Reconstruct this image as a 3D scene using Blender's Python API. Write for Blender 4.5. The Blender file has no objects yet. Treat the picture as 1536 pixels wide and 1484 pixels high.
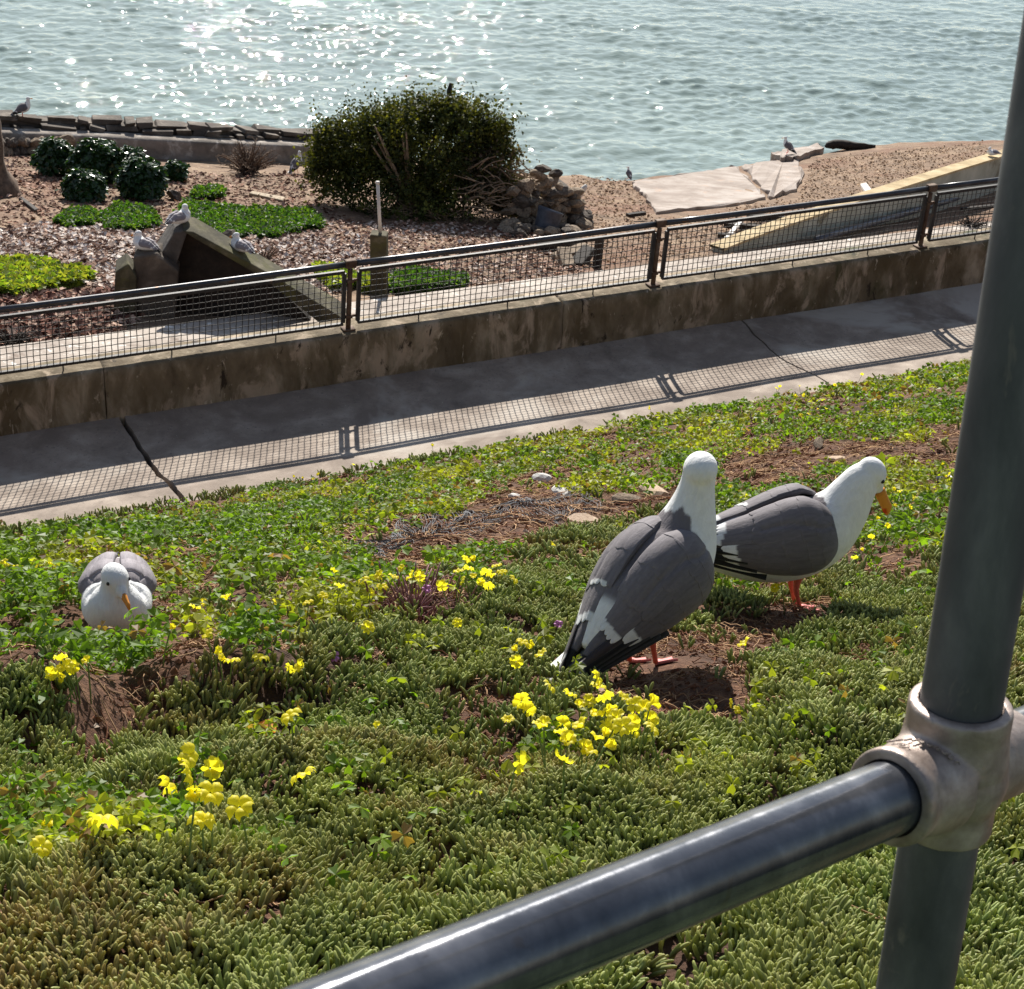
import bpy, bmesh, math, random
import numpy as np
from mathutils import Vector, Matrix, Quaternion
R = math.radians
rng = np.random.default_rng(7)
random.seed(7)
SC = bpy.context.scene
COL = SC.collection

# ------------------------------------------------------------------ camera
CZ = 15.8                      # camera height above the sea (sea level z = 0)
FPX, PITCH, ROLL = 2600.0, R(27.5), 0.087
cd = bpy.data.cameras.new('camera'); cam = bpy.data.objects.new('camera', cd); COL.objects.link(cam)
cd.sensor_width = 36.0; cd.lens = FPX / 1536 * 36.0
cd.clip_start = 0.05; cd.clip_end = 6000
_f = Vector((0, math.cos(PITCH), -math.sin(PITCH)))
_r = Vector((1, 0, 0)); _u = _r.cross(_f)
cr, sr = math.cos(ROLL), math.sin(ROLL)
# in the picture "up" leans to the right by ROLL
cam_x = (_r * cr + _u * sr); cam_y = (_u * cr - _r * sr)
M = Matrix((cam_x, cam_y, -_f)).transposed().to_4x4(); M.translation = (0, 0, CZ)
cam.matrix_world = M
SC.camera = cam
cd.dof.use_dof = True; cd.dof.focus_distance = 3.6; cd.dof.aperture_fstop = cd.lens / 1000 / 0.0013
CX, CY, CF = np.array(cam_x), np.array(cam_y), np.array(_f)

# ------------------------------------------------------------------ light
SUN_EL, SUN_AZ = R(34), R(-7.5)          # azimuth measured from +Y towards +X
to_sun = Vector((math.sin(SUN_AZ) * math.cos(SUN_EL), math.cos(SUN_AZ) * math.cos(SUN_EL), math.sin(SUN_EL)))
sl = bpy.data.lights.new('sun', 'SUN'); so = bpy.data.objects.new('sun', sl); COL.objects.link(so)
sl.energy = 5.0; sl.angle = R(0.45); sl.color = (1.0, 0.95, 0.87)
so.rotation_euler = (-to_sun).to_track_quat('-Z', 'Y').to_euler()
so.location = (0, 0, 60)
W = bpy.data.worlds.new('World'); SC.world = W; W.use_nodes = True
nt = W.node_tree; nt.nodes.clear()
sky = nt.nodes.new('ShaderNodeTexSky'); sky.sky_type = 'NISHITA'; sky.sun_disc = False
sky.sun_elevation = SUN_EL; sky.sun_rotation = SUN_AZ; sky.dust_density = .3; sky.air_density = 1.0
bg = nt.nodes.new('ShaderNodeBackground'); bg.inputs['Strength'].default_value = 0.072
wo = nt.nodes.new('ShaderNodeOutputWorld')
hs = nt.nodes.new('ShaderNodeHueSaturation'); hs.inputs['Saturation'].default_value = .74      # thin white haze in the sky
nt.links.new(sky.outputs[0], hs.inputs['Color']); nt.links.new(hs.outputs[0], bg.inputs[0]); nt.links.new(bg.outputs[0], wo.inputs[0])
SC.view_settings.view_transform = 'Standard'; SC.view_settings.look = 'None'
SC.view_settings.gamma = 1.0; SC.view_settings.exposure = 0.72; SC.view_settings.use_curve_mapping = False
SC.cycles.max_bounces = 6; SC.cycles.transparent_max_bounces = 8

# ------------------------------------------------------------------ rays and noise
def ray(px, py):
    d = CF + CX * ((px - 768) / FPX) + CY * ((742 - py) / FPX)
    return d
def proj(p):
    p = np.asarray(p, float) - np.array([0, 0, CZ])
    z = p @ CF
    return 768 + FPX * (p @ CX) / z, 742 - FPX * (p @ CY) / z
def campt(px, py, zc):
    return np.array([0, 0, CZ]) + ray(px, py) * zc
def _hash(i, j, s):
    n = (i * 374761393 + j * 668265263 + s * 1442695041) & 0x7fffffff
    n = ((n ^ (n >> 13)) * 1274126177) & 0x7fffffff
    return ((n ^ (n >> 16)) & 0xffff) / 65535.0
def vnoise(x, y, s=0):
    x = np.asarray(x, float); y = np.asarray(y, float)
    i = np.floor(x).astype(np.int64); j = np.floor(y).astype(np.int64)
    fx = x - i; fy = y - j
    fx = fx * fx * (3 - 2 * fx); fy = fy * fy * (3 - 2 * fy)
    a = _hash(i, j, s); b = _hash(i + 1, j, s); c = _hash(i, j + 1, s); d = _hash(i + 1, j + 1, s)
    return (a * (1 - fx) + b * fx) * (1 - fy) + (c * (1 - fx) + d * fx) * fy
def fbm(x, y, s=0, o=3):
    t = 0; amp = .5
    for k in range(o):
        t = t + amp * vnoise(x * 2 ** k, y * 2 ** k, s + 17 * k); amp *= .5
    return t / (1 - .5 ** o)
def sstep(a, b, x):
    t = np.clip((x - a) / (b - a), 0, 1); return t * t * (3 - 2 * t)
def inpoly(px, py, poly):
    px = np.asarray(px, float); py = np.asarray(py, float)
    c = np.zeros(px.shape, bool); n = len(poly)
    for k in range(n):
        x1, y1 = poly[k]; x2, y2 = poly[(k + 1) % n]
        if y1 == y2: continue
        c ^= ((y1 > py) != (y2 > py)) & (px < (x2 - x1) * (py - y1) / (y2 - y1) + x1)
    return c

# fence frame: F base of a post on top of the parapet, A along, N towards the camera
A = np.array([.9027, .43024]); N = np.array([.43024, -.9027]); F = np.array([-1.558, 14.089, CZ - 5.853]); G = .059
WALL_H, FRONT, EDGE, HEDGE = .45, .11, 1.93, 1.55
def fv(x, y): return (x - F[0]) * A[0] + (y - F[1]) * A[1]
def fn(x, y): return (x - F[0]) * N[0] + (y - F[1]) * N[1]
def fpt(v, n, dz):      # point in the fence frame
    return np.array([F[0] + A[0] * v + N[0] * n, F[1] + A[1] * v + N[1] * n, F[2] + G * v + dz])
_pn = np.linspace(-1, 4, 400); _pz = np.interp(_pn, [-1, .11, .45, .85, 1.2, 1.5, 2.1, 4], [-.425, -.432, -.487, -.520, -.468, -.412, -.352, -.20])
_pz = np.convolve(np.pad(_pz, 15, 'edge'), np.ones(31) / 31, 'valid')
def path_z(v, n): return F[2] + G * v + np.interp(n, _pn, _pz)      # dished: a shallow gutter runs along the wall
def hill_base(x, y):
    v = fv(x, y); n = fn(x, y)
    zf = F[2] + G * v - .525 + .495 * (n - HEDGE)
    zn = CZ - (.70 + .42 * y) + .05 * x
    t = np.clip((y - 4) / 6.5, 0, 1); w = t * t * (3 - 2 * t)
    z = zn * (1 - w) + zf * w
    z = z - .13 * np.exp(-((y - 7.0) / 1.7) ** 2) * np.clip(-x / 1.6, 0, 1)
    return z
def hill(x, y):
    x = np.asarray(x, float); y = np.asarray(y, float)
    z = hill_base(x, y)
    m = .095 * (fbm(x * 2.6 + 3, y * 2.1 + 1, 5, 2) - .5) + .045 * (fbm(x * 7, y * 6, 9, 2) - .5)
    # two cushions and the bare hollows between them
    for cx, cy, rx, ry, h in BUMPS: m = m + h * np.exp(-((x - cx) / rx) ** 2 - ((y - cy) / ry) ** 2)
    n = fn(x, y)
    return z + m * sstep(EDGE - .1, EDGE + .9, n) - .25 * sstep(EDGE + .02, EDGE - .25, n)
BUMPS = []
def terrace(x, y):
    x = np.asarray(x, float); y = np.asarray(y, float)
    z = CZ - (4.63 + .19 * y) + .0125 * np.maximum(x - 2.5, 0) ** 2 * sstep(30, 50, y)
    return z + .10 * (fbm(x * .6, y * .6, 31, 3) - .5)
def hit(px, py, fun, h=0.0, t0=.8, t1=130.):
    d = ray(px, py); o = np.array([0, 0, CZ])
    t = np.geomspace(t0, t1, 1500)
    p = o + d[None] * t[:, None]
    g = p[:, 2] - fun(p[:, 0], p[:, 1]) - h
    k = np.argmax(g < 0)
    if k == 0: k = 1
    a, b = t[k - 1], t[k]
    for _ in range(24):
        m = .5 * (a + b); q = o + d * m
        if q[2] - float(fun(q[0], q[1])) - h > 0: a = m
        else: b = m
    return o + d * b
def hhit(px, py, h=0.0): return hit(px, py, hill, h, .8, 40)
def thit(px, py, h=0.0): return hit(px, py, terrace, h, 17., 130)
for px, py, rx, ry, h in ((330, 1040, .20, .15, .105), (50, 1075, .13, .13, .11), (560, 1010, .2, .2, .05), (700, 930, .22, .25, .06), (480, 1180, .16, .12, .04), (900, 1260, .2, .12, .04), (230, 1330, .15, .1, .035),
                          (1050, 1060, .12, .12, -.05), (190, 1090, .10, .2, -.05), (730, 1160, .1, .1, -.03), (1210, 960, .16, .15, -.03),
                          (1300, 1100, .3, .3, .03)):
    q = hit(px, py, hill_base, 0, .8, 40); BUMPS.append((q[0], q[1], rx, ry, h))

# ------------------------------------------------------------------ materials
def srgb(r, g, b):
    f = lambda c: ((c / 255 + .055) / 1.055) ** 2.4 if c > 10 else c / 255 / 12.92
    return (f(r), f(g), f(b), 1)
def newmat(name):
    m = bpy.data.materials.new(name); m.use_nodes = True
    t = m.node_tree; p = t.nodes['Principled BSDF']
    return m, t, p
def tex(t, scale, detail=6, rough=.6, dist=0., vec=None, kind='ShaderNodeTexNoise'):
    n = t.nodes.new(kind)
    n.inputs['Scale'].default_value = scale
    if kind == 'ShaderNodeTexNoise':
        n.inputs['Detail'].default_value = detail; n.inputs['Roughness'].default_value = rough; n.inputs['Distortion'].default_value = dist
    if vec is not None: t.links.new(vec, n.inputs['Vector'])
    return n
def objco(t, scale=(1, 1, 1)):
    c = t.nodes.new('ShaderNodeTexCoord'); mp = t.nodes.new('ShaderNodeMapping'); mp.inputs['Scale'].default_value = scale
    t.links.new(c.outputs['Object'], mp.inputs['Vector']); return mp.outputs[0]
def ramp(t, src, stops):
    r = t.nodes.new('ShaderNodeValToRGB'); e = r.color_ramp.elements
    e[0].position, e[0].color = stops[0]; e[1].position, e[1].color = stops[-1]
    for p, c in stops[1:-1]:
        k = e.new(p); k.color = c
    t.links.new(src, r.inputs[0]); return r.outputs[0]
def mix(t, fac, a, b, mode='MIX'):
    m = t.nodes.new('ShaderNodeMix'); m.data_type = 'RGBA'; m.blend_type = mode
    if hasattr(fac, 'links') or hasattr(fac, 'is_linked'): t.links.new(fac, m.inputs[0])
    else: m.inputs[0].default_value = fac
    for k, s in ((6, a), (7, b)):
        if isinstance(s, tuple): m.inputs[k].default_value = s
        else: t.links.new(s, m.inputs[k])
    return m.outputs[2]
def bump(t, p, src, strength=.5, dist=.01):
    b = t.nodes.new('ShaderNodeBump'); b.inputs['Strength'].default_value = strength; b.inputs['Distance'].default_value = dist
    t.links.new(src, b.inputs['Height']); t.links.new(b.outputs[0], p.inputs['Normal']); return b
def noisemat(name, stops, scale=5, detail=8, rough=.85, bs=.5, bd=.01, bscale=None, metal=0., stretch=(1, 1, 1), dist=.3, spec=.4, extra=None):
    m, t, p = newmat(name); v = objco(t, stretch)
    n = tex(t, scale, detail, .62, dist, v)
    c = ramp(t, n.outputs[0], stops)
    if extra:      # (scale, lo, hi, colour) large stains with their own shape
        for es, lo, hi, ec in extra:
            e = tex(t, es, 5, .65, .5, v)
            c = mix(t, ramp(t, e.outputs[0], [(lo, (0, 0, 0, 1)), (hi, (1, 1, 1, 1))]), c, ec)
    t.links.new(c, p.inputs['Base Color'])
    p.inputs['Roughness'].default_value = rough; p.inputs['Metallic'].default_value = metal
    p.inputs['Specular IOR Level'].default_value = spec
    b = tex(t, bscale or scale * 4, 8, .65, 0, v); bump(t, p, b.outputs[0], bs, bd)
    return m
def leafmat(name, trans=.4, rough=.5, spec=.4, tint=(1.25, 1.2, .55, 1), colvar=.25, vscale=9):
    m, t, p = newmat(name)
    a = t.nodes.new('ShaderNodeAttribute'); a.attribute_name = 'Col'
    n = tex(t, vscale, 3, .5, 0, objco(t))
    c = mix(t, 1.0, a.outputs['Color'], ramp(t, n.outputs[0], [(.3, (1 - colvar,) * 3 + (1,)), (.7, (1 + colvar,) * 3 + (1,))]), 'MULTIPLY')
    t.links.new(c, p.inputs['Base Color']); p.inputs['Roughness'].default_value = rough; p.inputs['Specular IOR Level'].default_value = spec
    if trans > 0:
        tr = t.nodes.new('ShaderNodeBsdfTranslucent'); t.links.new(mix(t, 1.0, c, tint, 'MULTIPLY'), tr.inputs[0])
        ms = t.nodes.new('ShaderNodeMixShader'); ms.inputs[0].default_value = trans
        o = t.nodes['Material Output']; t.links.new(p.outputs[0], ms.inputs[1]); t.links.new(tr.outputs[0], ms.inputs[2]); t.links.new(ms.outputs[0], o.inputs[0])
    return m
def attrmat(name, rough=.7, spec=.3, bs=.2, bscale=120, bd=.002, stretch=(1, 1, 1)):
    m, t, p = newmat(name); a = t.nodes.new('ShaderNodeAttribute'); a.attribute_name = 'Col'
    v = objco(t, stretch); n = tex(t, bscale, 5, .6, .4, v)
    c = mix(t, 1.0, a.outputs['Color'], ramp(t, n.outputs[0], [(.3, (.86, .86, .87, 1)), (.7, (1.06, 1.05, 1.05, 1))]), 'MULTIPLY')
    t.links.new(c, p.inputs['Base Color']); p.inputs['Roughness'].default_value = rough; p.inputs['Specular IOR Level'].default_value = spec
    bump(t, p, n.outputs[0], bs, bd)
    return m

# ------------------------------------------------------------------ mesh helpers
def setcol(me, col):
    at = me.color_attributes.new('Col', 'FLOAT_COLOR', 'POINT')
    c = np.ones((len(me.vertices), 4), np.float32); c[:, :3] = np.asarray(col)[:, :3]
    at.data.foreach_set('color', c.ravel())
def npmesh(name, V, Q, mat, col=None, smooth=False):
    """V (n,3), Q (m,k) faces of equal size"""
    V = np.ascontiguousarray(V, np.float32); Q = np.ascontiguousarray(Q, np.int32)
    me = bpy.data.meshes.new(name); m, k = Q.shape
    me.vertices.add(len(V)); me.vertices.foreach_set('co', V.ravel())
    me.loops.add(m * k); me.loops.foreach_set('vertex_index', Q.ravel())
    me.polygons.add(m); me.polygons.foreach_set('loop_start', np.arange(0, m * k, k, dtype=np.int32))
    me.polygons.foreach_set('use_smooth', np.full(m, smooth))
    if col is not None: setcol(me, col)
    me.materials.append(mat); me.update(calc_edges=True); me.validate()
    return me
def link(name, me, parent=None, loc=None):
    o = bpy.data.objects.new(name, me); COL.objects.link(o)
    if parent is not None: o.parent = parent
    if loc is not None: o.location = loc
    return o
def tag(o, label=None, cat=None, group=None, kind=None):
    if label: o['label'] = label
    if cat: o['category'] = cat
    if group: o['group'] = group
    if kind: o['kind'] = kind
    return o
def empty(name, loc, label, cat, group=None, rot=None):
    o = bpy.data.objects.new(name, None); COL.objects.link(o); o.location = loc; o.empty_display_size = .05
    if rot is not None: o.rotation_euler = rot
    return tag(o, label, cat, group)
class MB:
    """collects pieces into ONE mesh"""
    def __init__(s): s.v = []; s.f = []
    def add(s, V, Fc):
        b = len(s.v); s.v += [tuple(map(float, p)) for p in V]; s.f += [tuple(i + b for i in q) for q in Fc]
    def box(s, c, ax, ay, az):      # centre and three half-extent vectors
        c, ax, ay, az = (np.asarray(q, float) for q in (c, ax, ay, az))
        V = [c + i * ax + j * ay + k * az for i in (-1, 1) for j in (-1, 1) for k in (-1, 1)]
        Fc = [(0, 1, 3, 2), (4, 6, 7, 5), (0, 4, 5, 1), (2, 3, 7, 6), (0, 2, 6, 4), (1, 5, 7, 3)]
        if np.dot(np.cross(ax, ay), az) < 0: Fc = [q[::-1] for q in Fc]
        s.add(V, Fc)
    def tube(s, pts, rad, n=8, cap=True):
        pts = [np.asarray(p, float) for p in pts]; m = len(pts)
        rad = [rad] * m if np.isscalar(rad) else list(rad)
        V = []; prev = None
        for i, p in enumerate(pts):
            t = pts[min(i + 1, m - 1)] - pts[max(i - 1, 0)]; t = t / (np.linalg.norm(t) + 1e-12)
            if prev is None:
                h = np.array([0, 0, 1.]) if abs(t[2]) < .9 else np.array([1., 0, 0]); a = np.cross(h, t)
            else: a = prev - t * (prev @ t)
            a /= np.linalg.norm(a) + 1e-12; prev = a; b = np.cross(t, a)
            V += [p + rad[i] * (a * math.cos(2 * math.pi * k / n) + b * math.sin(2 * math.pi * k / n)) for k in range(n)]
        Fc = [(i * n + k, i * n + (k + 1) % n, (i + 1) * n + (k + 1) % n, (i + 1) * n + k) for i in range(m - 1) for k in range(n)]
        if cap: Fc += [tuple(range(n))[::-1], tuple((m - 1) * n + k for k in range(n))]
        s.add(V, Fc)
    def mesh(s, name, mat, smooth=False, off=None, col=None):
        me = bpy.data.meshes.new(name); V = s.v if off is None else [tuple(np.asarray(p) - np.asarray(off)) for p in s.v]
        me.from_pydata(V, [], s.f); me.materials.append(mat)
        if smooth: me.polygons.foreach_set('use_smooth', [True] * len(me.polygons))
        if col is not None: setcol(me, col)
        me.update(); return me
    def build(s, name, mat, parent=None, smooth=False, off=None, loc=None):
        return link(name, s.mesh(name, mat, smooth, off), parent, loc)
def bevelled(o, w, seg=2):
    b = o.modifiers.new('bevel', 'BEVEL'); b.width = w; b.segments = seg; b.limit_method = 'ANGLE'; return o
def evaluated(name, me, mods, smooth_it=0, smooth=True):
    """apply modifiers (list of (type, dict)) to a mesh datablock, return a new mesh"""
    o = bpy.data.objects.new('tmp', me); COL.objects.link(o)
    for ty, kw in mods:
        md = o.modifiers.new('m', ty)
        for k, v in kw.items(): setattr(md, k, v)
    dg = bpy.context.evaluated_depsgraph_get(); dg.update()
    out = bpy.data.meshes.new_from_object(o.evaluated_get(dg)); out.name = name
    bpy.data.objects.remove(o)
    if smooth_it:
        bm = bmesh.new(); bm.from_mesh(out)
        for _ in range(smooth_it): bmesh.ops.smooth_vert(bm, verts=bm.verts, factor=.5, use_axis_x=True, use_axis_y=True, use_axis_z=True)
        bm.to_mesh(out); bm.free()
    out.polygons.foreach_set('use_smooth', [smooth] * len(out.polygons)); out.update()
    return out
# ------------------------------------------------------------------ materials of the setting
M_soil = noisemat('soil', [(.28, srgb(58, 38, 26)), (.5, srgb(98, 66, 46)), (.70, srgb(140, 104, 78))], 46, 10, .95, .9, .012, 130, extra=[(2.2, .5, .62, srgb(74, 50, 34))])
# the slope behind and beside the viewer is overgrown, not bare
_t = M_soil.node_tree; _p = _t.nodes['Principled BSDF']; _src = _p.inputs['Base Color'].links[0].from_socket
_co = _t.nodes.new('ShaderNodeTexCoord'); _sx = _t.nodes.new('ShaderNodeSeparateXYZ'); _t.links.new(_co.outputs['Object'], _sx.inputs[0])
_gn = tex(_t, 18, 6, .7, .3, _co.outputs['Object'])
_gc = ramp(_t, _gn.outputs[0], [(.35, (.03, .055, .018, 1)), (.65, (.11, .15, .05, 1))])
_mr = _t.nodes.new('ShaderNodeMapRange'); _mr.inputs[1].default_value = 1.15; _mr.inputs[2].default_value = .85; _t.links.new(_sx.outputs[1], _mr.inputs[0])
_t.links.new(mix(_t, _mr.outputs[0], _src, _gc), _p.inputs['Base Color'])
M_path = noisemat('path_concrete', [(.28, srgb(116, 103, 92)), (.5, srgb(150, 136, 123)), (.72, srgb(180, 166, 151))], 3.2, 10, .9, .5, .006, 50, extra=[(46, .58, .70, srgb(104, 95, 88)), (1.1, .50, .66, srgb(128, 114, 102)), (.5, .56, .64, srgb(176, 166, 154)), (75, .66, .72, srgb(206, 198, 188))])
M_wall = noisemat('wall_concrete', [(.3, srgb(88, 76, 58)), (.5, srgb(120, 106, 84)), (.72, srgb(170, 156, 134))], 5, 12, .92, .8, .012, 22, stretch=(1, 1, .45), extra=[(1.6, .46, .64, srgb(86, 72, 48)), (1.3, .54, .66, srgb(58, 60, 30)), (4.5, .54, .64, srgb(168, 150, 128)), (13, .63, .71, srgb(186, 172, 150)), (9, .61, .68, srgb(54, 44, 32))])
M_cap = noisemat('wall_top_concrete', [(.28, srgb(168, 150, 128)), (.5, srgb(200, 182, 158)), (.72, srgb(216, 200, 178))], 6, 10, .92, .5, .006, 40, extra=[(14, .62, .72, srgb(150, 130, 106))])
M_walk = noisemat('walk_concrete', [(.3, srgb(140, 128, 118)), (.5, srgb(172, 160, 148)), (.7, srgb(196, 186, 174))], 1.6, 9, .92, .4, .01, 20, extra=[(6, .60, .66, srgb(232, 228, 220)), (2.2, .58, .7, srgb(120, 104, 92))])
M_dark = noisemat('crack_dirt', [(.3, srgb(30, 24, 20)), (.7, srgb(58, 48, 38))], 20, 5, 1)
M_terr = noisemat('terrace_soil', [(.28, srgb(90, 72, 56)), (.5, srgb(130, 106, 85)), (.72, srgb(166, 142, 116))], 1.8, 10, .95, .8, .05, 9, extra=[(.35, .5, .62, srgb(120, 88, 68)), (9, .58, .7, srgb(92, 72, 58)), (11, .63, .70, srgb(206, 190, 172))])
M_stone = noisemat('stone', [(.3, srgb(96, 82, 68)), (.5, srgb(140, 122, 102)), (.7, srgb(176, 156, 132))], 6, 8, .9, .7, .02, 24)
M_slab = noisemat('slab_concrete', [(.3, srgb(124, 110, 100)), (.5, srgb(156, 143, 133)), (.7, srgb(182, 172, 164))], 1.2, 10, .92, .6, .03, 9, extra=[(1.7, .60, .70, srgb(176, 150, 132)), (8, .60, .68, srgb(130, 112, 100)), (20, .58, .7, srgb(150, 136, 126))])

# ------------------------------------------------------------------ hillside (soil under the plants)
aa = np.concatenate([np.linspace(-1.0, -.46, 24)[:-1], np.linspace(-.46, .46, 330), np.linspace(.46, 1.0, 24)[1:]])
yy = np.concatenate([np.linspace(-2.5, .9, 24)[:-1], np.geomspace(.9, 19.5, 340)])
Ag, Yg = np.meshgrid(aa, yy); Xg = Ag * np.maximum(Yg, 1.2)
Zg = hill(Xg, Yg)
Zg = np.where(fn(Xg, Yg) < EDGE - .6, np.minimum(Zg, path_z(fv(Xg, Yg), .2) - .9), Zg)
nr, nc = Ag.shape; idx = np.arange(nr * nc).reshape(nr, nc)
def gridq(idx): return np.stack([idx[:-1, :-1], idx[:-1, 1:], idx[1:, 1:], idx[1:, :-1]], -1).reshape(-1, 4)
tag(link('hillside', npmesh('hillside', np.stack([Xg, Yg, Zg], -1).reshape(-1, 3), gridq(idx), M_soil, smooth=True)), kind='structure')

# ------------------------------------------------------------------ path: slabs with open joints
def joint(px0, py0, px1, py1):
    def w(px, py):
        d = ray(px, py); b = F[2] - WALL_H - G * (F[:2] @ A)
        t = (b - CZ) / (d[2] - G * (d[:2] @ A)); q = np.array([0, 0, CZ]) + d * t
        return fv(q[0], q[1]), fn(q[0], q[1])
    a, b = w(px0, py0), w(px1, py1)
    return (b[0] - a[0]) / (b[1] - a[1]), a[0] - (b[0] - a[0]) / (b[1] - a[1]) * a[1]
js = [joint(180, 622, 258, 735), joint(1156, 517, 1222, 570)]
nn = np.linspace(FRONT - .05, 2.9, 60)
def jline(j, off, s): return j[0] * nn + j[1] + off + .035 * (fbm(nn * 5, nn * 0 + s, 40 + s, 3) - .5)
bounds = [np.full(60, -12.)] + [jline(j, 0, i) for i, j in enumerate(js)] + [np.full(60, 16.)]
gap = [.022, .010]
mb = MB()
for i in range(3):
    lo = bounds[i] + (gap[i - 1] * (.55 + .9 * fbm(nn * 9, nn * 0, 60 + i)) if i > 0 else 0); hi = bounds[i + 1] - (gap[i] * (.55 + .9 * fbm(nn * 9, nn * 0, 70 + i)) if i < 2 else 0)
    K = 40; V = []
    for k in range(60):
        for q in range(K):
            v = lo[k] + (hi[k] - lo[k]) * q / (K - 1)
            x, y, _ = fpt(v, nn[k], 0); V.append((x, y, path_z(v, nn[k]) + .004 * math.sin(v * 2.1) * 1.))
    b = len(V)
    Fc = [(k * K + q, (k + 1) * K + q, (k + 1) * K + q + 1, k * K + q + 1) for k in range(59) for q in range(K - 1)]
    # skirts down into the joints
    V2 = [(p[0], p[1], p[2] - .12) for p in V]
    sk = [(k * K, k * K + b, (k + 1) * K + b, (k + 1) * K) for k in range(59)] + [(k * K + K - 1, (k + 1) * K + K - 1, (k + 1) * K + K - 1 + b, k * K + K - 1 + b) for k in range(59)]
    mb.add(V + V2, Fc + sk)
tag(mb.build('path', M_path), kind='structure')
mb = MB(); mb.add([fpt(v, n, -WALL_H - .30) for v in (-12, 16) for n in (-.3, 3.2)], [(0, 1, 3, 2)])
tag(mb.build('ground', M_dark), kind='structure')

# ------------------------------------------------------------------ parapet wall
wall = empty('parapet_wall', fpt(0, -.07, -WALL_H), 'low stained concrete parapet wall along the far side of the path, carrying the mesh railing', 'wall')
wl = Vector(wall.location)
def vat(px, py):       # v of a pixel on the wall's front face
    d = ray(px, py); o = np.array([0, 0, CZ]); t = (FRONT + N @ F[:2]) / (d[:2] @ N); q = o + d * t; return fv(q[0], q[1])
cuts = [-12, vat(158, 600), vat(842, 500), 16]
for i in range(3):
    lo, hi = cuts[i] + (.006 if i else 0), cuts[i + 1] - (.006 if i < 2 else 0)
    ks = int((hi - lo) / .06) + 2
    vs = np.linspace(lo, hi, ks)
    prof = [(-.25, -.9), (-.25, -.03), (-.235, 0.0), (-.05, .004), (.06, .002), (FRONT - .018, -.002), (FRONT, -.022)] + [(FRONT + .02 * t, -.022 - (WALL_H + .06) * t) for t in (.12, .25, .4, .55, .7, .82, .92, 1.)]
    V = []
    for j, v in enumerate(vs):
        e = 0
        for n_, z_ in prof:
            r_ = .010 * (fbm(v * 3 + 5, z_ * 9 + n_ * 7, 80, 4) - .5) * 2
            jag = .02 * (fbm(z_ * 6 + 3, n_ * 5, 91 + i) - .5) * (2 if j in (0, ks - 1) else 0)
            pp = fpt(v + jag, n_ + (r_ if n_ > .1 else 0), z_ + (r_ * .4 if n_ < .1 and z_ > -.5 else 0)); V.append(pp)
    k = len(prof)
    Fc = [(a * k + b, (a + 1) * k + b, (a + 1) * k + b + 1, a * k + b + 1) for a in range(ks - 1) for b in range(k - 1)]
    Fc += [tuple(range(k)), tuple((ks - 1) * k + b for b in range(k))[::-1]]
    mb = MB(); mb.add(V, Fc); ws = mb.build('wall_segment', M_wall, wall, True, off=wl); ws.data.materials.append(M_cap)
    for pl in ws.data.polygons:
        if pl.normal.z > .55: pl.material_index = 1  # upward faces paler: cleaner and worn, sunlight put into the colour too
# ------------------------------------------------------------------ mesh railing on the parapet
M_gal = noisemat('galvanised_steel', [(.3, srgb(58, 60, 64)), (.7, srgb(92, 92, 94))], 7, 6, .36, .15, .002, 40, metal=.6, extra=[(9, .60, .72, srgb(110, 84, 62))])
M_frame = noisemat('dark_frame_steel', [(.3, srgb(38, 38, 40)), (.7, srgb(66, 64, 62))], 9, 6, .62, .2, .002, 40, metal=.15, extra=[(12, .60, .72, srgb(96, 70, 52))])
M_rust = noisemat('rusty_steel', [(.3, srgb(70, 48, 36)), (.55, srgb(104, 84, 68)), (.75, srgb(120, 108, 96))], 12, 8, .75, .4, .003, 60, metal=.35)
M_wire = noisemat('wire', [(.3, srgb(52, 50, 48)), (.7, srgb(80, 77, 74))], 15, 4, .65, .1, .001, 60, metal=.1)
RL = 2.994
fence = empty('mesh_railing', fpt(0, 0, 0), 'steel railing of wire mesh panels under a round top rail, on the parapet', 'railing')
fl = Vector(fence.location)
Av = np.array([A[0], A[1], G]); Av = Av / np.linalg.norm(Av); Nv = np.array([N[0], N[1], 0]); Up = np.array([0, 0, 1.])
def fp(v, n, z): return fpt(v, n, z)
TOPZ = .607
for i in range(-3, 5):
    v = i * RL - (.16 if i < 0 else 0)
    mb = MB(); mb.tube([fp(v, 0, -.02), fp(v, 0, TOPZ - .04)], .023, 12)
    mb.box(fp(v, 0, .012), Av * .055, Nv * .05, Up * .008)
    po = mb.build('post', M_rust, fence, True, off=fl); bevelled(po, .003, 1)
    mb = MB(); mb.box(fp(v, 0, TOPZ + .008), Av * .05, Nv * .036, Up * .036)
    bevelled(mb.build('rail_bracket', M_rust, fence, off=fl), .012, 2)
    for zz in (.13, .46):
        mb = MB(); mb.box(fp(v + .04, 0, zz), Av * .045, Nv * .012, Up * .011); mb.box(fp(v, 0, zz), Av * .03, Nv * .03, Up * .016)
        bevelled(mb.build('clamp', M_rust, fence, off=fl), .003, 1)
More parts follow.
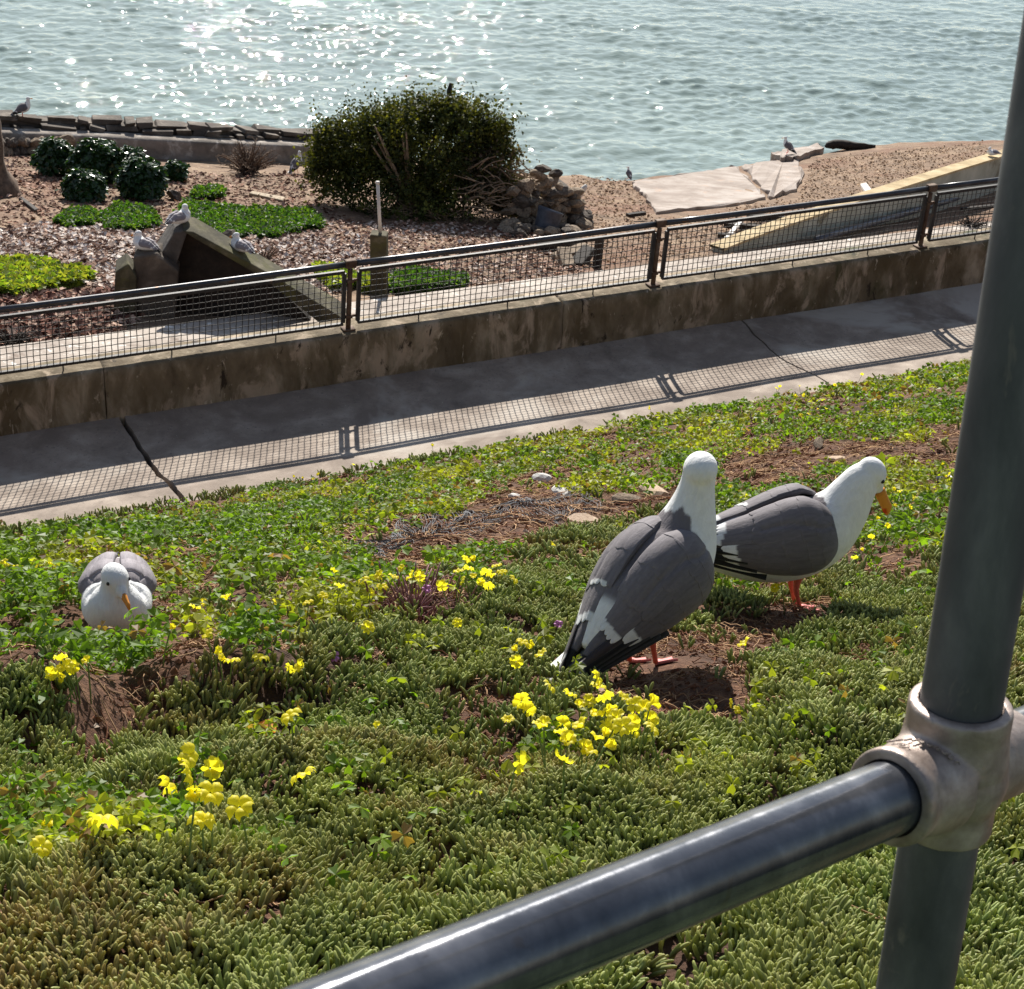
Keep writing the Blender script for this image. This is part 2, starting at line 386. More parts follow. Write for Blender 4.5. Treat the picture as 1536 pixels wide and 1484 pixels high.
for i in range(-3, 4):
    v0, v1 = i * RL - (.16 if i < 0 else 0), (i + 1) * RL - (.16 if i < -1 else 0)
    mb = MB(); pts = [fp(v0 + .045 + (v1 - v0 - .09) * t, 0, TOPZ + .004 - .006 * math.sin(math.pi * t)) for t in np.linspace(0, 1, 9)]
    mb.tube(pts, .027, 14); mb.build('top_rail', M_gal, fence, True, off=fl)
    a0, a1 = v0 + .085, v1 - .05
    b0, b1 = .062, .545
    mb = MB()
    for zz, hz in ((b0, .012), (b1, .014)):
        mb.box(.5 * (fp(a0, 0, zz) + fp(a1, 0, zz)), Av * (a1 - a0) / 2 * 1.0017, Nv * .019, Up * hz)
    for vv in (a0, a1):
        mb.box(fp(vv, 0, (b0 + b1) / 2), Av * .017, Nv * .0185, Up * ((b1 - b0) / 2 - .014))
    for tt in (.2, .5, .8): mb.tube([fp(a0 + (a1 - a0) * tt, 0, 0), fp(a0 + (a1 - a0) * tt, 0, b0)], .007, 6)
    fr = bevelled(mb.build('panel_frame', M_frame, fence, off=fl), .003, 1)
    mb = MB(); cell = .0533; nv_ = int((a1 - a0 - .03) / cell); nh = int((b1 - b0 - .02) / cell)
    for k in range(1, nv_ + 1):
        vv = a0 + (a1 - a0) * k / (nv_ + 1)
        mb.tube([fp(vv + .002 * math.sin(q * 1.7 + k), .0026 * (-1) ** (q + k), b0 + (b1 - b0) * q / (nh + 1)) for q in range(nh + 2)], .0037, 4, False)
    for k in range(1, nh + 1):
        zz = b0 + (b1 - b0) * k / (nh + 1)
        mb.tube([fp(a0 + (a1 - a0) * q / (nv_ + 1), -.0026 * (-1) ** (q + k), zz + .0015 * math.sin(q * .9 + k)) for q in range(nv_ + 2)], .0037, 4, False)
    mb.build('wire_mesh', M_wire, fr, True, off=fl)

# ------------------------------------------------------------------ terrace and shore
SH = [(-700, 140), (-300, 150), (0, 178), (200, 190), (460, 212), (600, 235), (760, 258), (835, 264), (870, 262), (905, 271), (945, 272), (1010, 263), (1060, 257), (1110, 250), (1160, 241), (1215, 236), (1262, 224), (1350, 213), (1470, 211), (1560, 207), (1800, 190), (2200, 160)]
def terr_s(x, y): return terrace(x, y)
sp = np.array([thit(px, py) for px, py in SH]); sa = sp[:, 0] / sp[:, 1]; sy = sp[:, 1]
o_ = np.argsort(sa); sa, sy = sa[o_], sy[o_]
ta = np.concatenate([np.linspace(-.9, -.36, 40)[:-1], np.linspace(-.36, .40, 360), np.linspace(.4, .9, 40)[1:]])
Ys = np.interp(ta, sa, sy) + .5 * (fbm(ta * 60, ta * 0, 12, 3) - .5)
rows = [15 + (Ys - 15) * t for t in np.linspace(0, 1, 240) ** 1.0] + [Ys + d for d in (.1, .25, .6, 1.2, 2.2, 4, 8)]
Yt = np.stack(rows); At = np.broadcast_to(ta, Yt.shape); Xt = At * Yt
Zt = terrace(Xt, Yt)
edge = terrace(ta * Ys, Ys)
for k, dz in enumerate((.06, .25, .7, 1.4, 2.4, 4, 8)): Zt[240 + k] = edge - dz * (1 + .3 * fbm(ta * 90, ta * 0 + k, 14))
idx = np.arange(Yt.size).reshape(Yt.shape)
tag(link('terrace', npmesh('terrace', np.stack([Xt, Yt, Zt], -1).reshape(-1, 3), gridq(idx), M_terr, smooth=True)), kind='structure')
# concrete walkway below the parapet
mb = MB(); U, L2 = [], []
for px in np.linspace(-250, 1750, 60):
    yu = 520 - .1267 * px; u = thit(px, yu, .10); U.append(u)
    L2.append(np.array([u[0] + N[0] * 4.5, u[1] + N[1] * 4.5, u[2] + .25]))
k = 60
V = [(*p,) for p in U] + [(*p,) for p in L2] + [(p[0], p[1], p[2] - .4) for p in U]
mb.add(V, [(i, k + i, k + i + 1, i + 1) for i in range(k - 1)] + [(i + 1, 2 * k + i + 1, 2 * k + i, i) for i in range(k - 1)])
tag(mb.build('walkway', M_walk), kind='structure')
# ------------------------------------------------------------------ sea
ga = np.concatenate([-np.geomspace(.40, 3.5, 24)[::-1], np.arange(-.395, .396, .0015), np.geomspace(.40, 3.5, 24)])
gy = np.concatenate([[36, 39, 41.5], np.arange(43, 96, .10), np.geomspace(96.15, 5000, 150)])
As, Yw = np.meshgrid(ga, gy); Xw = As * Yw
Zw = np.zeros_like(Xw)
wr = np.random.default_rng(3)
gust = .25 + 1.5 * fbm(Xw * .16, Yw * .22, 51, 4)
for i in range(64):
    lam = .34 * (3.6 / .34) ** (wr.random() ** 1.35); th = wr.normal(R(-16), R(34)); ph = wr.random() * 6.28
    k_ = 2 * math.pi / lam; sl_ = .0300 * (1.25 if lam < .9 else .55)
    arg = k_ * (Xw * math.sin(th) + Yw * math.cos(th)) + ph
    Zw += sl_ / k_ * (np.sin(arg) + .22 * np.sin(2 * arg + 1.2)) * (1.0 if lam > 1.6 else 1) * gust
Zw *= np.where(Yw > 96, np.clip(1 - (Yw - 96) / 60, 0, 1), 1) * np.clip((.42 - np.abs(As)) / .02, 0, 1)
idx = np.arange(Yw.size).reshape(Yw.shape)
m, t, p = newmat('sea_water'); v = objco(t)
n1 = tex(t, .05, 4, .5, 0, v)
t.links.new(ramp(t, n1.outputs[0], [(.35, srgb(118, 134, 129)), (.65, srgb(138, 154, 148))]), p.inputs['Base Color'])
p.inputs['Roughness'].default_value = .022; p.inputs['IOR'].default_value = 1.333
n2 = tex(t, 7, 1, .5, .2, objco(t, (.6, 1.1, 1))); bump(t, p, n2.outputs[0], .36, .05)
tag(link('water', npmesh('water', np.stack([Xw, Yw, Zw], -1).reshape(-1, 3), gridq(idx), m, smooth=True)), kind='structure')

# ------------------------------------------------------------------ pipe railing in the foreground
M_pipe = noisemat('dull_galvanised_pipe', [(.28, srgb(62, 65, 72)), (.5, srgb(90, 92, 98)), (.72, srgb(128, 128, 132))], 22, 10, .19, .22, .0008, 70, metal=.6, stretch=(1, 1, .6), extra=[(60, .62, .70, srgb(84, 82, 84))])
_t = M_pipe.node_tree; _p = _t.nodes['Principled BSDF']; _n = tex(_t, 42, 7, .7, .6, objco(_t))
_t.links.new(ramp(_t, _n.outputs[0], [(.32, (.14,) * 3 + (1,)), (.52, (.20,) * 3 + (1,)), (.76, (.30,) * 3 + (1,))]), _p.inputs['Roughness'])
M_post = noisemat('matte_grey_pipe', [(.28, srgb(64, 65, 68)), (.5, srgb(88, 88, 90)), (.74, srgb(120, 119, 118))], 20, 10, .55, .3, .001, 60, metal=.15, stretch=(1, 1, .4), extra=[(34, .60, .70, srgb(124, 116, 108))])
M_alu = noisemat('cast_aluminium', [(.28, srgb(120, 106, 98)), (.5, srgb(158, 143, 134)), (.72, srgb(188, 174, 164))], 42, 12, .44, .6, .0011, 130, metal=.45, extra=[(46, .60, .72, srgb(170, 146, 130))])
pA, pB = campt(1441, 1060, 1.029), campt(1573, 250, .897)
pdir = (pB - pA) / np.linalg.norm(pB - pA)
def cam2w(c): return np.array([0, 0, CZ]) + CX * c[0] + CY * c[1] + CF * c[2]
J = cam2w((.2653, -.1687, 1.047)); J = pA + pdir * ((J - pA) @ pdir)
rdir = -(CX * .199 + CY * .0315 + CF * .19); rdir /= np.linalg.norm(rdir)     # towards the lower left
# foot of the post on the ground
tt = 0
while (J - pdir * tt)[2] > hill(*(J - pdir * tt)[:2]) - .05: tt += .01
foot = J - pdir * tt
rail = empty('pipe_railing', foot, 'dull galvanised pipe railing with a cast cross fitting, close to the camera at the right', 'railing')
ro = Vector(foot)
PR, RR = .0241, .0218
def pipe(name, a, b, r, n=48, ks=60, mat=None):
    mb = MB(); mb.tube([a + (b - a) * q / ks for q in range(ks + 1)], r, n)
    return mb.build(name, mat or M_pipe, rail, True, off=ro)
po = pipe('post', foot, J + pdir * 1.25, PR, mat=M_post)
po['label'] = 'upright dark grey pipe post'
M_rail = M_pipe.copy(); M_rail.name = 'drawn_pipe'      # drawing marks run round the tube, so highlights stretch along it
_t = M_rail.node_tree; _p = _t.nodes['Principled BSDF']; _tg = _t.nodes.new('ShaderNodeTangent'); _tg.direction_type = 'RADIAL'; _tg.axis = 'X'
_t.links.new(_tg.outputs[0], _p.inputs['Tangent']); _p.inputs['Anisotropic'].default_value = .85; _p.inputs['Anisotropic Rotation'].default_value = 0.25
for a_, b_ in ((J + rdir * .03, J + rdir * 1.35), (J - rdir * .03, J - rdir * 1.6)):
    d_ = Vector(b_ - a_); mb = MB(); mb.tube([(d_.length * q / 60, 0, 0) for q in range(61)], RR, 64)
    o = mb.build('rail', M_rail, rail, True); o.rotation_mode = 'QUATERNION'; o.rotation_quaternion = d_.to_track_quat('X', 'Z'); o.location = Vector(a_) - ro
# the fitting: one casting, bored for both pipes
def cyl_bm(bm, a, b, r, n=40, r2=None):
    a, b = Vector(a), Vector(b); d = b - a
    mt = Matrix.Translation((a + b) / 2) @ d.to_track_quat('Z', 'Y').to_matrix().to_4x4()
    bmesh.ops.create_cone(bm, cap_ends=True, segments=n, radius1=r, radius2=r if r2 is None else r2, depth=d.length, matrix=mt)
def bm2me(bm, name):
    me = bpy.data.meshes.new(name); bm.to_mesh(me); bm.free(); return me
bm = bmesh.new()
cyl_bm(bm, J - pdir * .038, J + pdir * .046, .0300); cyl_bm(bm, J + rdir * .064, J - rdir * .066, .0283)
bmesh.ops.create_uvsphere(bm, u_segments=32, v_segments=20, radius=.0345, matrix=Matrix.Translation(Vector(J)))
cyl_bm(bm, J + rdir * .057, J + rdir * .066, .0296); cyl_bm(bm, J + pdir * .036, J + pdir * .050, .0310); cyl_bm(bm, J + rdir * .02, J + rdir * .05, .0325, 40, .0285); cyl_bm(bm, J + pdir * .012, J + pdir * .040, .0335, 40, .0300)
me = evaluated('fitting', bm2me(bm, 'f0'), [('REMESH', dict(mode='VOXEL', voxel_size=.0011, adaptivity=0))], 22)
bm = bmesh.new(); cyl_bm(bm, J - pdir * .2, J + pdir * .2, PR + .0009, 64); c1 = bm2me(bm, 'c1')
bm = bmesh.new(); cyl_bm(bm, J - rdir * .2, J + rdir * .2, RR + .0012, 64); c2 = bm2me(bm, 'c2')
cs = []
for c in (c1, c2):
    o = bpy.data.objects.new('cut', c); COL.objects.link(o); cs.append(o)
me = evaluated('fitting', me, [('BOOLEAN', dict(operation='DIFFERENCE', object=o, solver='FAST')) for o in cs], 0)
for o in cs: bpy.data.objects.remove(o)
me.materials.clear(); me.materials.append(M_alu)
me.transform(Matrix.Translation(-ro)); fit = link('cross_fitting', me, rail)
# raised script lettering on the socket of the rail
def text_mesh(s, size, extr):
    c = bpy.data.curves.new('t', 'FONT'); c.body = s; c.size = size; c.extrude = extr; c.align_x = 'CENTER'; c.shear = .35; c.bevel_depth = .00012
    o = bpy.data.objects.new('t', c); COL.objects.link(o)
    dg = bpy.context.evaluated_depsgraph_get(); dg.update(); me = bpy.data.meshes.new_from_object(o.evaluated_get(dg))
    bpy.data.objects.remove(o); return me
def toward_cam(p): 
    d = np.array([0, 0, CZ]) - p; return d / np.linalg.norm(d)
tc = toward_cam(J); e1 = tc - rdir * (tc @ rdir); e1 /= np.linalg.norm(e1)       # radial towards camera
e2 = np.cross(rdir, e1)
if e2[2] < 0: e2 = -e2                                                          # radial upwards
bmL = bmesh.new()
def letter(ch, ang, along, size, rad=.0296):
    me = text_mesh(ch, size, .0004)
    nrm = e1 * math.cos(ang) + e2 * math.sin(ang); tan = e1 * math.sin(ang) - e2 * math.cos(ang)   # reading downwards
    upv = -rdir
    mt = Matrix([(*tan, 0), (*upv, 0), (*nrm, 0), (0, 0, 0, 1)]).transposed()
    # columns: letter x -> tan, letter y -> up, z -> normal
    mt.translation = Vector(J + rdir * along + nrm * rad)
    b2 = bmesh.new(); b2.from_mesh(me); b2.transform(mt); t_ = bpy.data.meshes.new('t'); b2.to_mesh(t_); b2.free(); bmL.from_mesh(t_)
for k, ch in enumerate('Hollaender'): letter(ch, R(76 - 7.6 * k),   .052 - .0018 * k, .0072, .0303 + .00025 * k)
letter('R', R(56), .0555, .0036, .0297)
bmesh.ops.transform(bmL, matrix=Matrix.Translation(-ro), verts=bmL.verts)
lm = bm2me(bmL, 'raised_lettering'); lm.materials.append(M_alu); link('raised_lettering', lm, fit)
mb = MB(); an = R(54); nrm = e1 * math.cos(an) + e2 * math.sin(an); tan = e1 * math.sin(an) - e2 * math.cos(an); c0 = J + rdir * .0543 + nrm * .0298
mb.tube([c0 + (tan * math.cos(q) + rdir * math.sin(q)) * .0031 for q in np.linspace(0, 2 * math.pi, 21)], .00035, 6, False)
mb.build('registered_mark_ring', M_alu, fit, True, off=ro)
# ------------------------------------------------------------------ gulls
def catmull(P, n):
    P = np.asarray(P, float); k = len(P); out = []
    Q = np.vstack([2 * P[0] - P[1], P, 2 * P[-1] - P[-2]])
    for u in np.linspace(0, k - 1 - 1e-9, n):
        i = int(u); t = u - i; a, b, c, d = Q[i], Q[i + 1], Q[i + 2], Q[i + 3]
        out.append(.5 * ((2 * b) + (c - a) * t + (2 * a - 5 * b + 4 * c - d) * t * t + (3 * b - a - 3 * c + d) * t ** 3))
    return np.array(out)
def loft(mb, st, n=48, m=32):
    """st rows (x, z, half width, half height); rings across the curve in the xz plane"""
    S = catmull(st, n); S[:, 2:] = np.maximum(S[:, 2:], .002); V = []
    for i in range(n):
        t = S[min(i + 1, n - 1), :2] - S[max(i - 1, 0), :2]; t /= np.linalg.norm(t); nr_ = np.array([-t[1], t[0]])
        for k in range(m):
            a = 2 * math.pi * k / m
            V.append((S[i, 0] + nr_[0] * S[i, 3] * math.cos(a), S[i, 2] * math.sin(a), S[i, 1] + nr_[1] * S[i, 3] * math.cos(a)))
    Fc = [(i * m + k, i * m + (k + 1) % m, (i + 1) * m + (k + 1) % m, (i + 1) * m + k) for i in range(n - 1) for k in range(m)]
    Fc += [tuple(range(m))[::-1], tuple((n - 1) * m + k for k in range(m))]
    mb.add(V, Fc)
WHITE = np.array([.80, .80, .79]); GREY = np.array(srgb(97, 92, 95)[:3]); GREYL = np.array(srgb(126, 120, 126)[:3]); BLACK = np.array([.012, .012, .013])
def fmat(name, rough, bscale, bs, vlo, vhi, stretch=(1, 1, 1), sheen=0.):
    m, t, p = newmat(name); a = t.nodes.new('ShaderNodeAttribute'); a.attribute_name = 'Col'
    v = objco(t, stretch); n = tex(t, bscale, 6, .6, .6, v)
    c = mix(t, 1.0, a.outputs['Color'], ramp(t, n.outputs[0], [(.3, (vlo, vlo, vlo, 1)), (.7, (vhi, vhi, vhi, 1))]), 'MULTIPLY')
    t.links.new(c, p.inputs['Base Color']); p.inputs['Roughness'].default_value = rough; p.inputs['Specular IOR Level'].default_value = .2
    if sheen: p.inputs['Sheen Weight'].default_value = sheen
    bump(t, p, n.outputs[0], bs, .003); return m
M_plum = fmat('white_plumage', .85, 62, .9, .90, 1.04, (1, 1.8, .55), .1)
M_wing = fmat('wing_feathers', .7, 90, .35, .86, 1.10, (.35, 1.5, 1.2), .1)
M_bill = fmat('bill_horn', .35, 60, .1, .9, 1.06); M_leg = fmat('leg_skin', .55, 160, .4, .8, 1.12)
M_eye, _t, _p = newmat('eye'); _p.inputs['Base Color'].default_value = (.02, .017, .01, 1); _p.inputs['Roughness'].default_value = .08
class Shell:
    def __init__(s, st): s.S = catmull(st, 200)
    def at(s, u, th, off, side):
        k = min(max(u, 0), 1) * 199; i = int(min(k, 198)); f = k - i
        r = s.S[i] * (1 - f) + s.S[i + 1] * f; t = s.S[i + 1, :2] - s.S[i, :2]; t = t / np.linalg.norm(t); n_ = np.array([t[1], -t[0]])
        hw, hh = r[2] + off, r[3] + off
        return np.array([r[0] + n_[0] * hh * math.cos(th), side * hw * math.sin(th), r[1] + n_[1] * hh * math.cos(th)])
T0 = ([0, .05, .15, .35, .55, .72, .86, 1.], [58, 36, 16, 6, 4, 5, 12, 30])
def wing_off(u, v, tert=.63):
    edge = min(v, 1 - v) * 2
    off = .004 + .006 * (1 - (1 - min(1, edge * 2.2)) ** 2) * math.sin(min(1, u * 5) * math.pi / 2) * (1 if u < .85 else (1 - u) / .15)
    if u < tert: off += .006 * math.exp(-((v - .16) / .17) ** 2) * math.sin(math.pi * min(1, u / tert)) ** .7        # scapular hump
    off -= .0045 * math.exp(-((v - .40 - .06 * math.sin(u * 9)) / .028) ** 2) * (1 if .12 < u < .6 else 0)           # groove under it
    return off
def feather_mesh(shell, side, T1, seed, GREY=GREY):
    """overlapping feather blades that follow the folded wing: coverts, scapulars, tertials, secondaries"""
    rs = np.random.default_rng(seed); V, Fc, C = [], [], []; nt, na = 22, 9
    rows = [(.50, .775, (70, 78, 86, 94, 102, 109), 7.5, .76, .0016), (.52, .81, (12, 20, 29, 39, 50), 7.5, .86, .0022), (.41, .62, (62, 72, 82, 92, 102, 111), 8.5, 2, .0018), (.40, .65, (9, 18, 28, 39, 51), 8.5, 3, .0026),
            (.30, .52, (58, 70, 82, 94, 106, 116), 10, 2, .0018), (.28, .52, (10, 22, 35, 48), 10.5, 2, .0028), (.20, .41, (54, 67, 80, 93, 106, 117), 11, 2, .0017), (.17, .39, (12, 26, 41), 12, 2, .0026), (.11, .30, (52, 66, 80, 94, 107), 11, 2, .0015)]
    for (u0, u1, ths, w, tip, lift) in rows:
        for th in ths:
            u1_ = u1 + rs.normal(0, .006) - .0007 * abs(th - 60); th_ = th + rs.normal(0, 1.2); tone = 1.06 + rs.normal(0, .035); conv = .93 if th > 55 else 1.06
            b = len(V)
            for i in range(nt):
                t = 1 - (1 - i / (nt - 1)) ** 1.8; u = u0 + (u1_ - u0) * t; wid = w * (1 if t < .80 else math.sqrt(max(.0, 1 - ((t - .80) / .20) ** 2)) * .97 + .03) * (.75 + .35 * t)
                t0 = np.interp(u, *T0); t1 = np.interp(u, *T1)
                for j in range(na):
                    a = j / (na - 1) * 2 - 1; an = min(max(th_ * (1 + (conv - 1) * t) + a * wid, t0 + .5), t1 - .3); v = (an - t0) / (t1 - t0)
                    V.append(shell.at(u, R(an), wing_off(u, v) + .0004 + lift * (.5 if tip == 2 else 1) * t + .0009 * (1 - a * a) * t, side))
                    c = GREY * tone * (1 + .55 * max(0, 1 - th / 62)) * (1 - .10 * math.exp(-(a / .12) ** 2) * (t > .2))  # upper feathers lightened: the sunlit side is put into the colour
                    if max(t, .70 + .3 * abs(a) * (t > .7)) > .93 and tip == 2 or abs(a) > .97: c = c * 1.08
                    if t > (.92 if tip == 3 and 15 < th < 45 and side > 0 else tip) - .03 * a * a: c = WHITE * .84
                    C.append(c)
            for i in range(nt - 1):
                for j in range(na - 1):
                    q = (b + i * na + j, b + i * na + j + 1, b + (i + 1) * na + j + 1, b + (i + 1) * na + j); Fc.append(q if side < 0 else q[::-1])
    return flatmesh('contour_feathers', V, Fc, C, M_wing)
def wing_mesh(shell, side, nu, nv, T1, name, tert=.63, seed=0, GREY=GREY):
    """folded wing: a closed shell lying on the flank, feather tracts stepped like roof tiles"""
    U = np.linspace(0, 1, nu); Vv = np.linspace(0, 1, nv); P = []; C = []
    rs = np.random.default_rng(seed)
    for iu, u in enumerate(U):
        t0 = R(np.interp(u, *T0)); t1 = R(np.interp(u, *T1))
        for iv, v in enumerate(Vv):
            th = t0 + (t1 - t0) * v
            off = wing_off(u, v, tert); ph = u * 13 + .35 * math.sin(v * 15 + 1.3 * seed + u * 9) + 1.4 * v
            P.append(shell.at(u, th, off, side))
            c = GREY * (1.0 + .16 * (rs.random() - .5))
            c = c * (1 + .06 * math.sin(int(ph) * 2.4 + int(v * 14 + .5 * int(ph)) * 1.7))
            if u > .88: c = BLACK
            C.append(c)
    n = nu * nv
    Q = [shell.at(u, R(np.interp(u, *T0)) + (R(np.interp(u, *T1)) - R(np.interp(u, *T0))) * v, -.006 * min(1, (1 - u) * 4), side) for u in U for v in Vv]
    P = np.array(P + Q); C = np.array(C + C[:n])
    I = np.arange(n).reshape(nu, nv)
    q1 = gridq(I); q2 = gridq(I + n)[:, ::-1]
    bd = list(I[0, :]) + list(I[1:, -1]) + list(I[-1, ::-1][1:]) + list(I[::-1, 0][1:])
    q3 = np.array([(bd[k], bd[k + 1], bd[k + 1] + n, bd[k] + n) for k in range(len(bd) - 1)])
    Qd = np.vstack([q1, q2, q3])
    if side > 0: Qd = Qd[:, ::-1]
    me = npmesh(name, P, Qd, M_wing, C, True)
    bm = bmesh.new(); bm.from_mesh(me); bmesh.ops.recalc_face_normals(bm, faces=bm.faces); bm.to_mesh(me); bm.free(); return me
def blade(V, Fc, C, base, d, up, length, width, cfun, th=.0022, n=14):
    side = np.cross(d, up); b = len(V); 
    for i in range(n):
        t = i / (n - 1); w = width * (1 - .25 * t) * (1 if t < .8 else math.sqrt(max(0, 1 - ((t - .8) / .2) ** 2)) * .98 + .02)
        for k, (a, h) in enumerate(((-1, 0), (0, 1), (1, 0), (0, -1))):
            V.append(base + d * length * t + side * w * a + up * th * h); C.append(cfun(t, a))
    for i in range(n - 1):
        for k in range(4): Fc.append((b + i * 4 + k, b + i * 4 + (k + 1) % 4, b + (i + 1) * 4 + (k + 1) % 4, b + (i + 1) * 4 + k))
    Fc.append(tuple(b + k for k in range(4))[::-1]); Fc.append(tuple(b + (n - 1) * 4 + k for k in range(4)))
def flatmesh(name, V, Fc, C, mat, smooth=True):
    mb = MB(); mb.add(V, Fc); return mb.mesh(name, mat, smooth, col=np.array(C))
def make_gull(loc, yaw, scale, label, cat, group, body, shell, T1, hc, hd, legs, tail, res=1.0, vox=.0042, mantle=(.1, .66), seed=0, prim=True, face_yaw=0., ground=None, skull=.035, tailc=WHITE, bill=1., pale=1.):
    root = empty('gull', loc, label, cat, group, (0, 0, yaw)); root.scale = (scale,) * 3
    hc = np.array(hc, float); hd = np.array(hd, float); hd /= np.linalg.norm(hd)
    c_, s_ = math.cos(face_yaw), math.sin(face_yaw); hd = np.array([hd[0] * c_ - hd[1] * s_, hd[0] * s_ + hd[1] * c_, hd[2]])
    hs = np.cross(np.array([0, 0, 1.]), hd); hs = hs / np.linalg.norm(hs); hu = np.cross(hd, hs)
    mb = MB(); loft(mb, list(body) + [(hc[0], hc[2], skull * .95, skull * .95)]); 
    bm = bmesh.new(); tm = mb.mesh('t', M_plum); bm.from_mesh(tm)
    mt = Matrix([(*hd, 0), (*hs, 0), (*hu, 0), (0, 0, 0, 1)]).transposed(); mt.translation = Vector(hc)
    bmesh.ops.create_uvsphere(bm, u_segments=28, v_segments=18, radius=1, matrix=mt @ Matrix.Diagonal((skull * 1.26, skull, skull * 1.02, 1)))
    prev = None
    for k, (a, rx, rz, dz) in enumerate(((.0, .9, .92, 0), (.7, .72, .76, -.04), (1.25, .46, .48, -.10), (1.65, .29, .32, -.15))):   # forehead running into the bill
        bmesh.ops.create_uvsphere(bm, u_segments=20, v_segments=14, radius=1, matrix=mt @ Matrix.Translation((skull * a, 0, skull * dz)) @ Matrix.Diagonal((skull * .55, skull * rx, skull * rz, 1)))
    me = evaluated('body', bm2me(bm, 'b'), [('REMESH', dict(mode='VOXEL', voxel_size=vox, adaptivity=0))], 6)
    sh = Shell(shell); co = np.empty(len(me.vertices) * 3); me.vertices.foreach_get('co', co); co = co.reshape(-1, 3)
    # slate mantle between the wings
    cen = sh.S[:, :2]; d2 = ((co[:, None, [0, 2]] - cen[None]) ** 2).sum(-1); k = d2.argmin(1); u = k / 199.
    tn = np.gradient(cen, axis=0); tn /= np.linalg.norm(tn, axis=1)[:, None]
    hgt = -(co[:, 0] - cen[k, 0]) * -tn[k, 1] * -1 ; rel = co[:, [0, 2]] - cen[k]; hgt = rel[:, 0] * tn[k, 1] - rel[:, 1] * tn[k, 0]
    dors = hgt > .25 * sh.S[k, 3]
    wob = .02 * np.sin(co[:, 1] * 90) + .03 * (np.abs(co[:, 1]) / .1)
    fac = (sstep(mantle[0] - .010, mantle[0] + .010, u - wob - .012 * np.sin(co[:, 1] * 260)) * sstep(mantle[1] + .03, mantle[1] - .03, u) * dors)[:, None]
    col = WHITE * (1 - fac) + GREY * pale * 1.3 * fac
    setcol(me, col); me.materials.clear(); me.materials.append(M_plum)
    link('body', me, root)
    for side in (-1, 1):
        nu, nv = int(110 * res), int(64 * res)
        w = link('wing', wing_mesh(sh, side, nu, nv, T1, 'wing', seed=seed + (side > 0), GREY=GREY * pale), root)
        w['label'] = 'slate grey folded wing'
        link('contour_feathers', feather_mesh(sh, side, T1, seed * 3 + side, GREY * pale), w)
        if prim:
            V, Fc, C = [], [], []
            for k in range(5):
                ub = .56 + .045 * k; b0 = sh.at(ub, R(np.interp(ub, *T1) + 7 - 13 * k), .000 + .0022 * k, side); tip = sh.at(1., R(70 - 11 * k), .008, side)
                d = tip - b0; L = np.linalg.norm(d) * (1.13 - .035 * k); d /= np.linalg.norm(d)
                up = np.array([0, side * .75, .66]); up = up - d * (up @ d); up /= np.linalg.norm(up)
                def cf(t, a, k=k):
                    if t > .955: return WHITE * .8
                    if (.80 - .03 * k) < t < (.87 - .03 * k) and a > -.5: return WHITE * .85
                    return BLACK if k < 4 else np.array(srgb(62, 55, 57)[:3])
                blade(V, Fc, C, b0, d, up, L, .0135, cf)
            link('primary_feathers', flatmesh('primary_feathers', V, Fc, C, M_wing), w)['label'] = 'black wing tip feathers with white spots'
    # tail fan
    V, Fc, C = [], [], []; tb = np.array([tail[0], 0, tail[1]]); td = np.array([tail[2], 0, tail[3]]); td /= np.linalg.norm(td)
    for k in range(-4, 5):
        d = td + np.array([0, .045 * k, 0]); d /= np.linalg.norm(d); up = np.array([-td[2], .05 * k, td[0]]); up *= np.sign(up[2]); up -= d * (up @ d); up /= np.linalg.norm(up)
        blade(V, Fc, C, tb + np.array([0, .006 * k, -.0012 * abs(k)]), d, up, tail[4] * (1 - .012 * abs(k)), .015, lambda t, a: tailc * .97, .0018)
    link('tail', flatmesh('tail', V, Fc, C, M_plum), root)
    # bill
    V, Fc, C = [], [], []; L = .056 * bill; bill = 1 + (bill - 1) * .35; n = 14; m = 12
    for i in range(n):
        t = i / (n - 1); hh = np.interp(t, [0, .3, .6, .75, .9, 1], [.0135, .0122, .0115, .0125, .0080, .0014]); hw = np.interp(t, [0, .4, .8, 1], [.0100, .0075, .0052, .001])
        dz = -.004 * t - .010 * max(0, t - .72) ** 1.6 * 5
        for k in range(m):
            a = 2 * math.pi * k / m; V.append(hc + hd * (skull * 1.75 + L * t) + hu * (dz - skull * .15 + bill * hh * math.cos(a)) + hs * bill * hw * math.sin(a))
            red = .66 < t < .86 and math.cos(a) < -.1
            C.append(np.array(srgb(196, 62, 24)[:3]) if red else np.array(srgb(216, 142, 58)[:3]) * (1 - .15 * (t < .1)))
    Fc = [(i * m + k, i * m + (k + 1) % m, (i + 1) * m + (k + 1) % m, (i + 1) * m + k) for i in range(n - 1) for k in range(m)] + [tuple(range(m))[::-1], tuple((n - 1) * m + k for k in range(m))]
    bo = flatmesh('bill', V, Fc, C, M_bill); bm = bmesh.new(); bm.from_mesh(bo); bmesh.ops.recalc_face_normals(bm, faces=bm.faces); bm.to_mesh(bo); bm.free()
    link('bill', bo, root)
    for side in (-1, 1):
        bm = bmesh.new(); bmesh.ops.create_uvsphere(bm, u_segments=16, v_segments=10, radius=.0056, matrix=Matrix.Translation(Vector(hc + hd * skull * .62 + hs * side * skull * .80 + hu * skull * .26)))
        e = bm2me(bm, 'eye'); e.materials.append(M_eye); e.polygons.foreach_set('use_smooth', [True] * len(e.polygons)); link('eye', e, root)
    # legs and webbed feet
    cz, sz = math.cos(yaw), math.sin(yaw)
    def gz(x, y):
        if ground is None: return 0.
        return float(ground(loc[0] + scale * (x * cz - y * sz), loc[1] + scale * (x * sz + y * cz)) - loc[2]) / scale + .006
